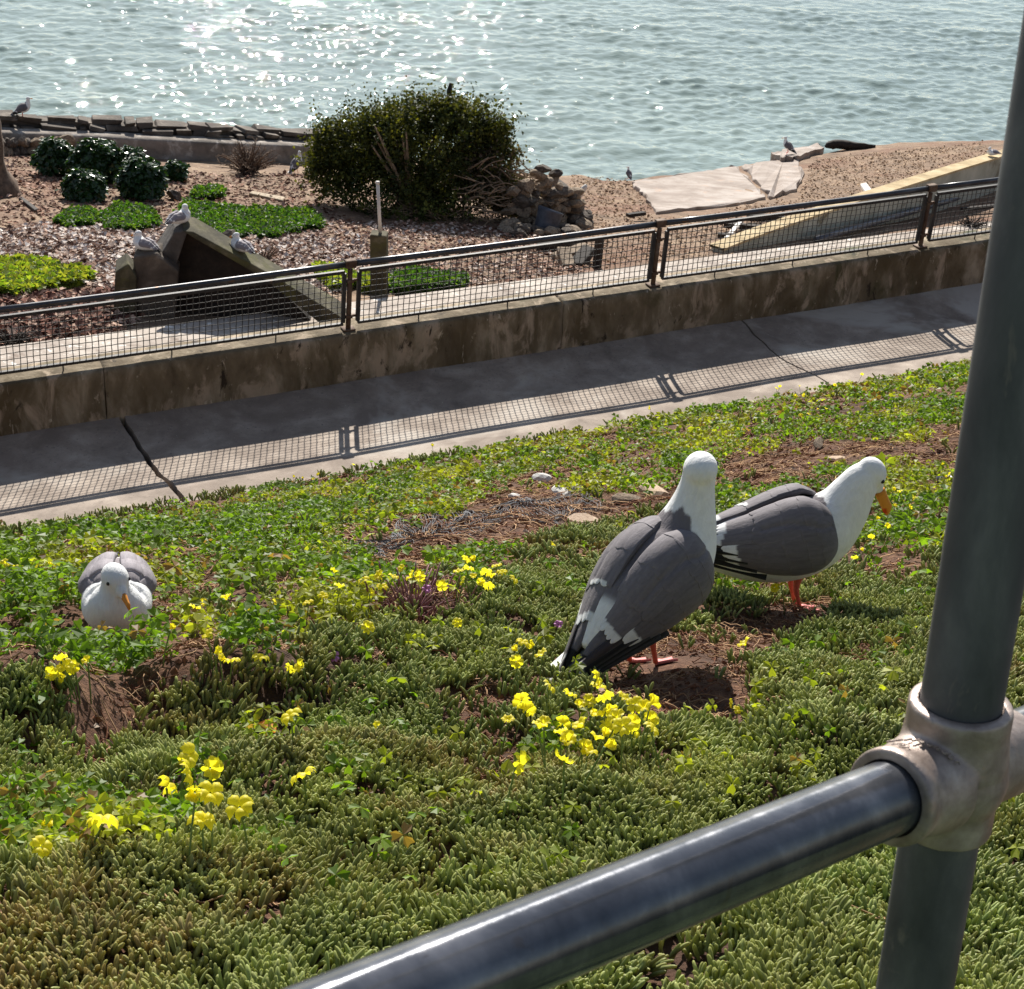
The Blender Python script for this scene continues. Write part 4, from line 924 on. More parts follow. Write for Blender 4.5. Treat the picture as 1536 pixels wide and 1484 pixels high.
CL = [
 ('yellow five-petalled flower in the dense clump below the upright gull', 'flowers clumped below the upright gull', .10, 1.0,
  [(823,1031),(894,1018),(896,1033),(853,1044),(883,1052),(909,1050),(934,1049),(953,1057),(966,1064),(975,1056),(782,1052),(789,1066),(762,1083),(808,1093),(816,1086),(844,1086),(842,1102),(852,1112),(875,1092),(886,1072),(904,1075),(909,1093),(905,1104),(946,1083),(951,1095),(927,1078),(974,1080),(977,1094),(875,1122),(907,1119),(847,1135),(882,1130),(775,1143),(868,1060),(918,1062),(935,1090),(893,1110)]),
 ('yellow five-petalled flower in the loose group left of the upright gull\'s tail', 'flowers left of the upright gull\'s tail', .10, .9, [(774,992),(784,965),(776,977),(802,968),(814,984)]),
 ('large yellow flower in the near group at the lower left of the slope', 'flowers in the near left group', .09, 1.12, [(281,1133),(273,1140),(315,1152),(250,1181),(293,1188),(316,1190),(303,1233),(278,1160)]),
 ('yellow flower in the straggling row right of the resting gull', 'flowers right of the resting gull', .08, .95, [(313,954),(322,980),(330,990),(348,993),(391,988),(433,1005),(455,1001),(255,944),(305,907),(291,915),(374,912),(411,907),(340,900),(463,905)]),
 ('yellow flower in the small patch just below the resting gull', 'flowers below the resting gull', .08, .9, [(91,991),(132,993),(86,1008),(73,1010),(112,1001),(100,998),(98,1014)]),
 ('yellow flower in the clump between bare soil and mid-slope ice plant', 'flowers below the bare soil strip', .09, .95, [(688,859),(712,842),(699,840),(737,867),(753,859),(721,872),(770,870),(729,859),(710,867),(663,878),(695,872),(745,850),(733,880),(702,855)]),
 ('yellow flower in the thin scatter above the purple dry plant', 'flowers scattered above the purple dry plant', .08, .95, [(573,881),(589,867),(570,864),(619,866),(630,863),(603,853),(546,872),(509,882),(485,894),(500,860),(555,890)]),
 ('yellow flower beside the bent bill of the feeding gull', 'flowers by the feeding gull\'s bill', .10, .85, [(1340,736),(1350,739),(1369,747),(1366,760),(1342,759),(1296,776),(1315,780),(1307,806),(1330,790)]),
 ('yellow flower low in front of the feeding gull\'s breast', 'flowers low before the feeding gull\'s breast', .07, .9, [(1295,827),(1282,839)]),
 ('yellow flower beside the grey pipe end near the post', 'flowers by the grey pipe end', .12, .8, [(1415,696),(1418,716),(1425,712)]),
 ('yellow flower on bare soil between the two standing gulls', 'flowers between the standing gulls', .08, .9, [(1096,731),(1119,746),(1092,860),(1079,858),(1162,881),(1172,878)]),
 ('pale yellow flower in the long row at the path edge', 'flowers along the path edge', .11, 1.1, [(954,618),(963,608),(1002,609),(996,592),(1057,592),(1066,572),(1088,570),(1113,583),(1127,584),(1132,574),(1147,573),(1159,572),(1099,588),(1090,587),(1165,583),(1170,580),(1193,594),(1205,592),(1199,580),(1253,576),(1293,562),(1280,558),(940,622),(975,612),(1030,600),(1045,588),(1075,582)]),
 ('yellow flower in the four among big leaves below the path edge row', 'flowers among big leaves', .09, 1.0, [(1226,615),(1239,614),(1201,623),(1213,622)]),
 ('yellow flower by the path left of centre', 'flowers by the path left of centre', .10, 1.0, [(470,720),(455,718),(440,715),(530,698),(478,712)]),
 ('yellow flower in the far left row above the resting gull', 'flowers far left above the resting gull', .07, 1.0, [(75,850),(40,848),(20,850),(8,846),(55,853)]),
]
for lab, grp, h, s, pts in CL:
    for x, y in pts: flower(x, y, lab, grp, h, s)
for x, y, lab, h, s in ((359, 1211, 'single yellow flower right of the near left group', .07, 1.1), (154, 1235, 'single drooping yellow flower left of the near left group', .07, 1.05), (78, 1238, 'half-closed yellow flower at the far lower left', .06, 1.0),
                        (456, 1166, 'yellow flower on a tall stem right of the near left group', .10, 1.15), (437, 1075, 'single yellow flower above the orange leaf', .08, 1.0), (61, 1271, 'drooping yellow flower nearest the bottom left corner', .05, 1.0),
                        (551, 942, 'lone yellow flower left of the mid-slope ice plant', .07, 1.0), (686, 934, 'lone yellow flower on mid-slope ice plant', .05, .9), (827, 818, 'lone yellow flower beside the upright gull\'s back', .08, .9),
                        (1119, 968, 'lone yellow flower right of the upright gull\'s feet', .06, 1.0), (563, 1092, 'small yellow bloom low in the central ice plant', .04, .8), (648, 668, 'tall pale yellow flower alone at the path edge', .16, 1.2), (757, 645, 'tall pale yellow flower beside a tan stone at the path', .14, 1.2),
                        (1099, 1055, 'tiny yellow bloom near the bottom of the soil hollow', .04, .7), (1105, 1065, 'tiny yellow bud on bare soil near the cross fitting', .03, .6)):
    flower(x, y, lab, None, h, s)
PINKM = petals_mesh(.95, 77, M_pink, .010)
for x, y, lab in ((518, 958, 'small pink flower left of the mid-slope ice plant'), (500, 985, 'small pink flower half hidden in leaves'), (385, 1160, 'tiny pink flower right of the near yellow group'), (838, 938, 'small pink flower left of the upright gull'), (640, 884, 'pink flower on the purple dry plant')):
    o = link('pink_flower', PINKM); o.location = tuple(hhit(x, y, .03)); tag(o, lab, 'flower'); o.rotation_euler = (.5, -.3, 1)
# ------------------------------------------------------------------ below: sea wall, shrubs, rubble
M_sea = noisemat('seawall_concrete', [(.3, srgb(104, 96, 88)), (.5, srgb(140, 130, 120)), (.7, srgb(168, 158, 148))], 1.8, 10, .9, .7, .04, 6, extra=[(3.5, .54, .66, srgb(186, 178, 168)), (1.2, .55, .7, srgb(80, 72, 62))])
M_block = noisemat('dark_stone', [(.3, srgb(58, 50, 44)), (.55, srgb(96, 86, 76)), (.75, srgb(150, 138, 126))], 2.5, 8, .9, .6, .03, 12)
M_wood = noisemat('grey_wood', [(.3, srgb(120, 104, 84)), (.7, srgb(182, 164, 138))], 4, 8, .85, .5, .01, 20, stretch=(6, 1, 6))
M_white = noisemat('pale_painted', [(.3, srgb(190, 184, 176)), (.7, srgb(226, 222, 216))], 3, 8, .8, .3, .01, 12)
M_tan = noisemat('tan_concrete', [(.3, srgb(146, 126, 92)), (.5, srgb(184, 162, 122)), (.7, srgb(204, 186, 150))], 2.5, 8, .9, .5, .02, 10)
M_olive = noisemat('pale_olive_wall', [(.3, srgb(150, 150, 134)), (.6, srgb(182, 180, 164)), (.8, srgb(200, 198, 184))], 1.6, 9, .9, .4, .02, 9, extra=[(1.4, .58, .68, srgb(120, 112, 92))])
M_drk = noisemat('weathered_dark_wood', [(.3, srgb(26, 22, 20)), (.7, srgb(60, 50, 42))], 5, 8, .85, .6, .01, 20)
M_lich = noisemat('lichened_concrete', [(.3, srgb(50, 47, 34)), (.5, srgb(78, 73, 54)), (.7, srgb(118, 111, 88))], 4, 9, .92, .5, .015, 16, extra=[(3, .52, .64, srgb(84, 82, 46))])
M_blue = noisemat('blue_grey_metal', [(.3, srgb(60, 64, 74)), (.7, srgb(98, 102, 112))], 8, 6, .5, .2, .003, 30, metal=.3)
def jag(mb_v, amp, seed):
    r = random.Random(seed); return [tuple(c + r.uniform(-amp, amp) for c in p) for p in mb_v]
def at0(me_builder, name, mat, label, cat, base, smooth=False, group=None, bev=0., kind=None):
    o = link(name, me_builder.mesh(name, mat, smooth, off=base)); o.location = tuple(base); tag(o, label, cat, group, kind)
    if bev: bevelled(o, bev, 2)
    return o
# sea wall -----------------------------------------------------------
wpx = [(-420, 218), (-200, 223), (0, 229), (90, 231), (200, 237), (330, 243), (470, 247), (600, 256)]
wp = np.array([thit(*p) for p in wpx]); cum = np.concatenate([[0], np.cumsum(np.linalg.norm(np.diff(wp[:, :2], axis=0), axis=1))])
SW = np.linspace(0, cum[-1], 160); wx = np.interp(SW, cum, wp[:, 0]); wy_ = np.interp(SW, cum, wp[:, 1]); wz = np.interp(SW, cum, wp[:, 2])
tx = np.gradient(wx); ty = np.gradient(wy_); ln = np.hypot(tx, ty); bx, by = -ty / ln, tx / ln      # back direction (away)
seawall = empty('sea_wall', (wx[80], wy_[80], wz[80]), 'long stepped concrete sea wall with a dark stone top course at the water', 'wall'); swo = Vector(seawall.location)
HW = .42
prof = [(0, -.4), (0.0, .12), (.015, .25), (.0, HW - .03), (.03, HW), (.2, HW + .012), (.45, HW)]
V = []
for i in range(160):
    for a, h in prof:
        e = .03 * (fbm(SW[i] * 1.5, h * 5 + 3, 700, 3) - .5) if h < HW - .05 else .012 * (fbm(SW[i] * 2, a * 4, 701, 3) - .5)
        V.append((wx[i] + bx[i] * (a + e), wy_[i] + by[i] * (a + e), wz[i] + h + (e if h > .6 else 0)))
k = len(prof); mb = MB(); mb.add(V, [(i * k + j, (i + 1) * k + j, (i + 1) * k + j + 1, i * k + j + 1) for i in range(159) for j in range(k - 1)]); mb.build('ledge', M_sea, seawall, True, off=swo)
mb = MB(); s = 0; rr_ = random.Random(4)
def wpos(s, a, h):
    i = np.interp(s, SW, np.arange(160)); f = lambda q: np.interp(i, np.arange(160), q)
    return np.array([f(wx) + f(bx) * a, f(wy_) + f(by) * a, f(wz) + h])
for row, (h0, hh) in enumerate(((HW - .02, .12), (HW + .09, .12))):
    s = -rr_.random()
    while s < cum[-1] - .8:
        L = rr_.uniform(.2, .8); a0 = .38 + rr_.uniform(-.06, .07) + row * .07
        if s > .2:
            p0 = wpos(s + L / 2, a0 + .22, h0 + hh / 2 + rr_.uniform(-.045, .035)); q0 = wpos(s + L, a0, 0) - wpos(s, a0, 0); q0 /= np.linalg.norm(q0); pb = np.array([-q0[1], q0[0], 0])
            mb.box(p0, q0 * (L / 2 - rr_.uniform(.01, .05)) + np.array([0, 0, rr_.uniform(-.02, .02)]), pb * rr_.uniform(.15, .26), np.array([rr_.uniform(-.03, .03), rr_.uniform(-.03, .03), hh / 2 * rr_.uniform(.6, 1.0)]))
        s += L
mb.v = jag(mb.v, .03, 9); bevelled(mb.build('stone_course', M_block, seawall, off=swo), .03, 2)
mb = MB()
mb.add([wpos(q, .60, -1.5) for q in SW] + [wpos(q, .58, HW + .13) for q in SW] + [wpos(q, 1.05, HW + .12) for q in SW] + [wpos(q, 1.1, -4) for q in SW], [(r_ * 160 + i, r_ * 160 + i + 1, (r_ + 1) * 160 + i + 1, (r_ + 1) * 160 + i) for r_ in range(3) for i in range(159)])
mb.build('core', M_block, seawall, off=swo)
# rough boulder end of the wall at the left
ICO = []
for sd in range(9):
    bm = bmesh.new(); bmesh.ops.create_icosphere(bm, subdivisions=2, radius=1); r = random.Random(sd)
    pl = [(Vector((r.gauss(0, 1), r.gauss(0, 1), r.gauss(0, 1))).normalized(), r.uniform(.55, .85)) for _ in range(9)]
    for v in bm.verts:
        for n_, d_ in pl:
            e = v.co.dot(n_) - d_
            if e > 0: v.co -= n_ * e
        v.co += Vector((r.gauss(0, .025), r.gauss(0, .025), r.gauss(0, .025)))
    me = bm2me(bm, 'rock'); me.materials.append(M_stone if sd % 3 else M_block); ICO.append(me)
RK = random.Random(12)
def rock(p, s, label, group=None, name='rock', flat=.7, cat='rock'):
    o = link(name, RK.choice(ICO)); o.location = tuple(p); o.scale = (s * RK.uniform(.8, 1.3), s * RK.uniform(.7, 1.1), s * flat * RK.uniform(.7, 1.1)); o.rotation_euler = (RK.uniform(-.4, .4), RK.uniform(-.4, .4), RK.uniform(0, 6.28))
    return tag(o, label, cat, group)
for i in range(26):
    px = -30 + 130 * (i % 13) / 12 + RK.uniform(-4, 4); py = 224 - 15 * (i // 13) + RK.uniform(-3, 3)
    p = thit(px, 232) + np.array([0, -.1, .08 + .2 * (i // 13)]); rock(p, RK.uniform(.13, .2), 'rounded brown boulder packed into the rough left end of the sea wall', 'boulders at the left end of the sea wall', 'boulder', .9)
# shrubs --------------------------------------------------------------
M_glossy = leafmat('glossy_dark_leaf', .22, .30, .5, (1.4, 1.5, .4, 1), .2, 3)
M_bush = leafmat('bush_leaf', .30, .6, .2, (1.5, 1.4, .4, 1), .3, 1.2)
M_bark = noisemat('bark', [(.3, srgb(70, 56, 46)), (.7, srgb(128, 106, 88))], 12, 6, .95, .5, .01, 30)
PXM = lambda p: FPX / float((np.asarray(p) - np.array([0, 0, CZ])) @ CF)
def leafball(c, rx, ry, rz, n, size, rs, col, flat_bottom=True):
    d = rs.normal(0, 1, (n, 3)); d /= np.linalg.norm(d, axis=1)[:, None]; d[:, 2] = np.where(d[:, 2] < -.55, -d[:, 2], d[:, 2])
    lump = .86 + .28 * (np.sin(d[:, 0] * 5 + c[0] * 9) * np.sin(d[:, 1] * 5 + 1) * np.sin(d[:, 2] * 4 + 2) + .5)
    P = np.asarray(c) + d * np.array([rx, ry, rz]) * lump[:, None] * (.72 + .28 * rs.random((n, 1)) ** .4)
    nrm = d * .55 + np.array([0, 0, .75]) + rs.normal(0, .42, (n, 3)); nrm /= np.linalg.norm(nrm, axis=1)[:, None]
    C = np.asarray(col)[None] * (.6 + .8 * rs.random((n, 1)))
    return P, nrm, rs.random(n) * 6.28, size * (.65 + .7 * rs.random(n)), C
def round_shrub(px, py, rpx, hpx, label, seed):
    g = thit(px, py); k = PXM(g); rx, hz = rpx / k, hpx * 2 / k / .97
    o = empty('round_shrub', tuple(g), label, 'shrub', 'glossy round shrubs by the sea wall'); rs = np.random.default_rng(seed)
    P, nr2, sp_, sz, C = leafball((0, 0, hz * .42), rx, rx * .9, hz * .58, int(1900 * (rpx / 28) ** 2), .088, rs, (.024, .058, .014))
    V, Q, C2 = leaflets(P, nr2, sp_, sz, C, 1, .25)
    link('foliage', npmesh('foliage', V, Q, M_glossy, C2), o)
    mb = MB(); r = random.Random(seed)
    for j in range(7):
        a = r.uniform(0, 6.28); e = np.array([math.cos(a) * rx * .7, math.sin(a) * rx * .6, hz * r.uniform(.45, .85)]); mb.tube([(0, 0, -.05), e * np.array([.3, .3, .5]), e], [.035, .025, .012], 6)
    link('stem', mb.mesh('stem', M_bark, True), o)
for a in [(83, 262, 27, 26, 'glossy round shrub at the left end of the row by the sea wall'), (146, 272, 38, 30, 'largest glossy round shrub, in the middle of the group by the sea wall'), (196, 262, 22, 20, 'glossy shrub merging with the largest one on its right'),
          (213, 298, 34, 29, 'glossy round shrub nearest the grass, right of the group'), (127, 301, 30, 22, 'glossy round shrub in front of the largest one'), (262, 271, 17, 14, 'smallest glossy round shrub, at the right end of the group')]:
    round_shrub(*a, seed=int(a[0]))
# big dark shrub
gb = thit(618, 322); kb = PXM(gb); rs = np.random.default_rng(88)
big = empty('large_shrub', tuple(gb), 'very large dark olive shrub with bare twigs on its right flank, before the sea', 'shrub')
BALLS = [(640, 238, 88, 68, 1), (532, 238, 52, 42, .9), (500, 282, 38, 30, .9), (728, 236, 34, 44, .9), (752, 286, 32, 32, .8), (690, 190, 38, 26, .8), (622, 290, 128, 36, 1.2), (600, 196, 42, 24, .9), (474, 268, 18, 20, .7), (778, 300, 26, 22, .7), (560, 208, 34, 20, .8), (648, 178, 30, 20, .7), (738, 200, 16, 22, .6), (488, 232, 22, 20, .7)]
SPR_P, SPR_D = [], []
for (cx, cy, rx, ry, dp) in BALLS:
    n = int(rx * ry / 5.5); d = rs.normal(0, 1, (n, 3)); d /= np.linalg.norm(d, axis=1)[:, None]
    c = np.array([(cx - 618) / kb, .55 - .5 * (1 - dp), (322 - cy) / kb / .96])
    p = c + d * np.array([rx / kb, min(rx, 105) / kb * dp, ry / kb]) * (.45 + .62 * rs.random((n, 1)) ** .55)
    kk = p[:, 2] > .04; SPR_P.append(p[kk]); SPR_D.append(d[kk])
SPp = np.concatenate(SPR_P); SPd = np.concatenate(SPR_D); ns = len(SPp)
hue = rs.random(ns); ext = np.where(rs.random(ns) < .16, rs.uniform(.1, .55, ns), 0)[:, None]; LP, LN, LC = [], [], []
per = 16
for j in range(per):
    ax = SPd + np.array([0, 0, .5]) + rs.normal(0, .25, (ns, 3)); ax /= np.linalg.norm(ax, axis=1)[:, None]
    LP.append(SPp + ax * (rs.random((ns, 1)) * (.26 + ext) - .06) + rs.normal(0, .045, (ns, 3)))
    nn_ = rs.normal(0, .8, (ns, 3)) + ax * .4 + np.array([0, 0, .3]); LN.append(nn_ / np.linalg.norm(nn_, axis=1)[:, None])
    c0 = np.array([.032, .044, .012]); c1 = np.array([.135, .140, .030]); hh = (hue ** 1.9)[:, None]
    dead = ((SPp[:, 0] > .9) & (SPp[:, 2] < 1.3) & (rs.random(ns) < .55))[:, None]
    cc = np.where(dead, np.array([.13, .10, .07]), c0 * (1 - hh) + c1 * hh); LC.append(cc * (.6 + .8 * rs.random((ns, 1))))
P = np.concatenate(LP); N_ = np.concatenate(LN); C = np.concatenate(LC)
V, Q, C2 = leaflets(P, N_, rs.random(len(P)) * 6.28, .052 * (.6 + .8 * rs.random(len(P))), C, 1, .2); print('bush', len(Q))
link('foliage', npmesh('foliage', V, Q, M_bush, C2), big)
mb = MB(); r = random.Random(3)
for j in range(26):      # limbs from the base
    a = r.uniform(0, 6.28); e = np.array([math.cos(a) * r.uniform(.4, 1.9), .45 + math.sin(a) * .8, r.uniform(.6, 1.9)]); mb.tube(catmull([(r.uniform(-.5, .5), .4 + r.uniform(-.3, .3), -.1), e * np.array([.35, .6, .45]), e * np.array([.75, 1, .8]), e], 8), np.linspace(.055, .012, 8), 6)
for j in range(190):     # bare twigs on the right flank and along the foot
    px = r.uniform(560, 800) if j % 3 else r.uniform(700, 800); py = r.uniform(240, 335) if px > 690 else r.uniform(300, 332)
    p = np.array([(px - 618) / kb, -.55 + r.uniform(-.25, .35) + (.5 if px > 740 else 0), (322 - py) / kb / .96 + .02]); L = r.uniform(.2, .6); a = r.uniform(-.6, .9)
    d = np.array([math.cos(a) * L * r.choice((-1, 1)), r.uniform(-.2, .1), math.sin(a) * L * .7]); mb.tube(catmull([p, p + d * .5 + np.array([0, 0, r.uniform(-.08, .1)]), p + d], 6), np.linspace(.014, .005, 6), 4)
M_btw = noisemat('pale_twig', [(.3, srgb(110, 88, 68)), (.7, srgb(176, 150, 122))], 9, 4, .9, .3, .004)
link('branches', mb.mesh('branches', M_btw, True), big)
# bare stub sticking out of the crown
q = np.array([(660 - 618) / kb, .6, (322 - 150) / kb / .96]); mb = MB(); mb.tube([q - np.array([0, 0, .5]), q + np.array([0, 0, .0]), q + np.array([.02, 0, .14])], [.05, .05, .03], 7); link('dead_stub', mb.mesh('dead_stub', M_drk, True), big)
def twig_bush(px, py, rpx, label, seed, n=110, mat=None, up=1.):
    g = thit(px, py); k = PXM(g); r = random.Random(seed); mb = MB(); R0 = rpx / k
    for j in range(n):
        a = r.uniform(0, 6.28); e = r.uniform(.15, 1.35); L = R0 * r.uniform(.5, 1.25); d = np.array([math.cos(a) * math.cos(e), math.sin(a) * math.cos(e), math.sin(e) * up]) * L
        pts = catmull([(r.uniform(-.15, .15) * R0, r.uniform(-.15, .15) * R0, -.02), d * .45 + np.array([0, 0, .05 * R0]), d * .8, d + np.array([r.uniform(-.1, .1), r.uniform(-.1, .1), -.05]) * R0], 7); mb.tube(pts, np.linspace(.016, .004, 7), 4)
        for q in (3, 4, 5):
            dd = np.array([r.uniform(-1, 1), r.uniform(-1, 1), r.uniform(-.2, 1)]) * R0 * .22; mb.tube([pts[q], pts[q] + dd], [.007, .003], 3)
    o = link('dead_bush', mb.mesh('dead_bush', mat or M_bark, True)); o.location = tuple(g); return tag(o, label, 'dead bush')
twig_bush(372, 262, 46, 'brown leafless twiggy bush against the sea wall', 5, 150)
twig_bush(395, 398, 30, 'sparse bare twigs rising right of the broken concrete tent', 6, 26)
twig_bush(1455, 345, 34, 'dark heap of dead twigs behind the railing, beside the post', 7, 60, M_drk, .6)
twig_bush(20, 520, 40, 'bare scrub with yellow leaves behind the left end of the mesh', 8, 60, M_drk, .6)
# litter of chips, grass
M_chip = leafmat('litter_chip', .0, .9, .2, (1, 1, 1, 1), .15, 2)
def chips(n, poly, seed, s0, cols, dens=None):
    r = np.random.default_rng(seed); xs = [p[0] for p in poly]; ys = [p[1] for p in poly]
    c = np.array([thit(x, y) for x, y in poly]); x = r.uniform(c[:, 0].min(), c[:, 0].max(), n); y = r.uniform(c[:, 1].min(), c[:, 1].max(), n)
    z = terrace(x, y); px, py = proj(np.stack([x, y, z], -1)); k = inpoly(px + 18 * (fbm(px / 20, py / 12, seed) - .5), py + 10 * (fbm(px / 22 + 5, py / 12, seed) - .5), poly)
    if dens is not None: k &= r.random(n) < dens(px, py)
    x, y, z = x[k], y[k], z[k]; m = len(x); nr2 = np.stack([r.normal(0, .45, m), r.normal(0, .45, m), np.ones(m)], -1); nr2 /= np.linalg.norm(nr2, axis=1)[:, None]
    C = np.array(cols)[r.integers(0, len(cols), m)] * (.7 + .5 * r.random((m, 1)))
    return np.stack([x, y, z + .012 + .02 * r.random(m)], -1), nr2, r.random(m) * 6.28, s0 * (.5 + r.random(m)), C
tanc = [srgb(182, 158, 142)[:3], srgb(206, 188, 174)[:3], srgb(150, 118, 100)[:3], srgb(110, 80, 66)[:3], srgb(224, 212, 202)[:3]]
brc = [srgb(150, 112, 92)[:3], srgb(118, 84, 68)[:3], srgb(96, 66, 54)[:3], srgb(180, 150, 132)[:3]]
L_ = [chips(26000, [(0, 345), (120, 330), (260, 340), (480, 355), (560, 380), (520, 440), (200, 440), (0, 405)], 801, .075, tanc), chips(20000, [(-60, 232), (70, 235), (330, 262), (470, 262), (520, 340), (300, 330), (0, 345)], 802, .075, brc, lambda px, py: np.full(px.shape, .5)),
      chips(9000, [(430, 330), (760, 340), (850, 350), (880, 420), (560, 440), (460, 400)], 803, .07, brc + tanc[:2]), chips(9000, [(0, 440), (240, 440), (180, 500), (0, 520)], 804, .09, [srgb(96, 62, 52)[:3], srgb(134, 92, 76)[:3], srgb(70, 46, 40)[:3], srgb(190, 160, 140)[:3]]),
      chips(26000, [(860, 262), (960, 275), (980, 330), (1200, 300), (1220, 240), (1480, 212), (1480, 250), (1300, 320), (1090, 380), (840, 410), (850, 330)], 805, .052, [srgb(160, 130, 100)[:3], srgb(186, 158, 128)[:3], srgb(140, 110, 86)[:3]])]
cat_ = [np.concatenate([q[i] for q in L_]) for i in range(5)]
V, Q, C = leaflets(*cat_, 1, .2); print('chips', len(Q))
tag(link('litter', npmesh('litter', V, Q, M_chip, C)), 'pale wood chips and dead leaves strewn over the ground below', 'leaf litter', kind='stuff')
gc = [(.042, .10, .020), (.062, .135, .026), (.095, .15, .032)]; yc = [(.24, .28, .05), (.16, .24, .04), (.30, .30, .07)]
GP = [(9000, [(85, 340), (108, 318), (140, 322), (142, 340), (100, 346)], gc), (14000, [(152, 330), (172, 314), (228, 316), (238, 342), (190, 350), (160, 348)], gc), (42000, [(264, 328), (280, 306), (330, 314), (470, 322), (484, 342), (410, 357), (330, 362), (276, 350)], gc), (5000, [(286, 296), (300, 286), (330, 287), (334, 300), (300, 304)], gc),
      (40000, [(-40, 398), (60, 398), (130, 413), (140, 424), (60, 440), (-40, 452)], yc), (9000, [(470, 405), (520, 412), (545, 430), (500, 440), (480, 425)], yc), (22000, [(580, 428), (620, 412), (700, 420), (690, 434), (600, 442)], gc), (8000, [(545, 420), (580, 416), (575, 442), (545, 440)], yc)]
L_ = [chips(n, p, 830 + i, .055 if c is gc else .07, c, lambda px, py: .35 + .65 * (fbm(px / 9, py / 6, 840) > .45)) for i, (n, p, c) in enumerate(GP)]
cat_ = [np.concatenate([q[i] for q in L_]) for i in range(5)]; cat_[0][:, 2] += .10 * rng.random(len(cat_[0])); cat_[1] = cat_[1] + rng.normal(0, .5, cat_[1].shape); cat_[1] /= np.linalg.norm(cat_[1], axis=1)[:, None]
V, Q, C = leaflets(*cat_, 2, .3); print('grass', len(Q))
tag(link('low_weeds', npmesh('low_weeds', V, Q, M_leaf, C)), 'green and yellow patches of low weeds on the ground below', 'weeds', kind='stuff')
# broken concrete tent of two slabs -----------------------------------
M_ruin = noisemat('ruin_concrete', [(.3, srgb(54, 51, 48)), (.5, srgb(82, 77, 73)), (.7, srgb(118, 111, 104))], 2.5, 9, .92, .6, .03, 12)
g0 = thit(300, 478); kr = PXM(g0)
def rl(px, py, dy=0.):      # point in the upright plane through g0 (world), offset dy behind
    return np.array([g0[0] + (px - 300) / kr + dy * g0[0] / g0[1], g0[1] + dy, g0[2] + (478 - py) / kr / .95 - .02])
def prism(name, quad, depth, mat, label, cat, amp=.012, bev=.015, d0=0.):
    mb = MB(); f = [rl(*p, d0) for p in quad]; b = [p + np.array([depth * g0[0] / g0[1], depth, .04]) for p in f]; n = len(f)
    mb.add(jag(f + b, amp, len(label)), [tuple(range(n))[::-1], tuple(range(n, 2 * n))] + [(i, (i + 1) % n, n + (i + 1) % n, n + i) for i in range(n)])
    base = np.array([f[-1][0], f[-1][1], f[-1][2]]); o = at0(mb, name, mat, label, cat, base, bev=bev)
    bm = bmesh.new(); bm.from_mesh(o.data); bmesh.ops.recalc_face_normals(bm, faces=bm.faces); bm.to_mesh(o.data); bm.free(); return o
prism('concrete_slab', [(262, 351), (284, 347), (262, 408), (246, 484), (212, 484), (232, 402)], .55, M_ruin, 'broken grey concrete slab leaning as the left side of the tent', 'slab')
prism('concrete_slab', [(274, 346), (292, 346), (345, 372), (410, 401), (510, 452), (530, 470), (490, 474), (398, 408), (340, 380), (290, 356)], .42, M_lich, 'long lichened concrete slab sloping down as the right side of the tent', 'slab', d0=-.02)
prism('rubble_or_shade_block', [(276, 352), (345, 385), (400, 412), (470, 478), (235, 484)], .30, M_drk, 'dark mass of rubble filling the hollow of the concrete tent', 'block', .03, .02, .22)  # added back slab: its dark colour and blocking stand for the hollow's shade
prism('broken_block', [(203, 392), (240, 380), (268, 402), (262, 484), (205, 484)], .4, M_block, 'broken brown block left of the concrete tent, a gull on top', 'block', .04, .03, -.15)
prism('broken_block', [(172, 408), (195, 398), (208, 412), (205, 470), (172, 470)], .35, M_lich, 'low mossy block with yellow edges left of the gull block', 'block', .03, .02, -.2)
rock(thit(346, 372) + np.array([0, 0, .12]), .24, 'round brown stone behind the long slab', None, 'round_stone', 1.)
for x, y in ((337, 352), (334, 360)): rock(thit(x, y) + np.array([0, 0, .06]), .09, 'small white stone behind the long slab', 'small white stones', 'white_stone')
# post with pole
gp = thit(569, 441); kp = PXM(gp); pr_ = empty('concrete_post', tuple(gp), 'square mossy concrete post carrying a thin white pole', 'post')
mb = MB(); w = .118; lean = np.array([-.045, 0, 1.0]); h = 90 / kp / .94
for (ww, zz) in ((w, -.2),): pass
mb.add([(sx * w + lean[0] * z, sy * w, z) for z in (-.2, h) for sx, sy in ((-1, -1), (1, -1), (1, 1), (-1, 1))], [(0, 3, 2, 1), (4, 5, 6, 7), (0, 1, 5, 4), (1, 2, 6, 5), (2, 3, 7, 6), (3, 0, 4, 7)])
bevelled(link('post_shaft', mb.mesh('post_shaft', M_lich), pr_), .02, 2)
mb = MB(); mb.tube([(lean[0] * h + .02, 0, h - .05), (lean[0] * h - .05, 0, h + 70 / kp / .94)], [.026, .022], 10); mb.tube([(lean[0] * h - .05, 0, h + 70 / kp / .94), (lean[0] * h - .05, 0, h + 73 / kp / .94)], [.03, .03], 10)
link('pole', mb.mesh('pole', M_white, True), pr_)
# rubble heap
cnt = 0
for i in range(165):
    t = RK.random(); cx = 770 + 105 * t; topy = np.interp(cx, [770, 800, 818, 850, 880], [290, 262, 252, 275, 325]); py = topy + (356 - topy) * RK.random() ** .75; px = cx + RK.uniform(-14, 14)
    g = thit(px, max(py, 338)); lift = max(0, (max(py, 338) - py)) / PXM(g) / .97; s = RK.uniform(.07, .17) if i % 6 else RK.uniform(.16, .24)
    rock(g + np.array([0, 0, lift + .05]), s, 'angular tan rubble stone in the heap right of the large shrub', 'rubble stones right of the large shrub', 'rubble_stone')
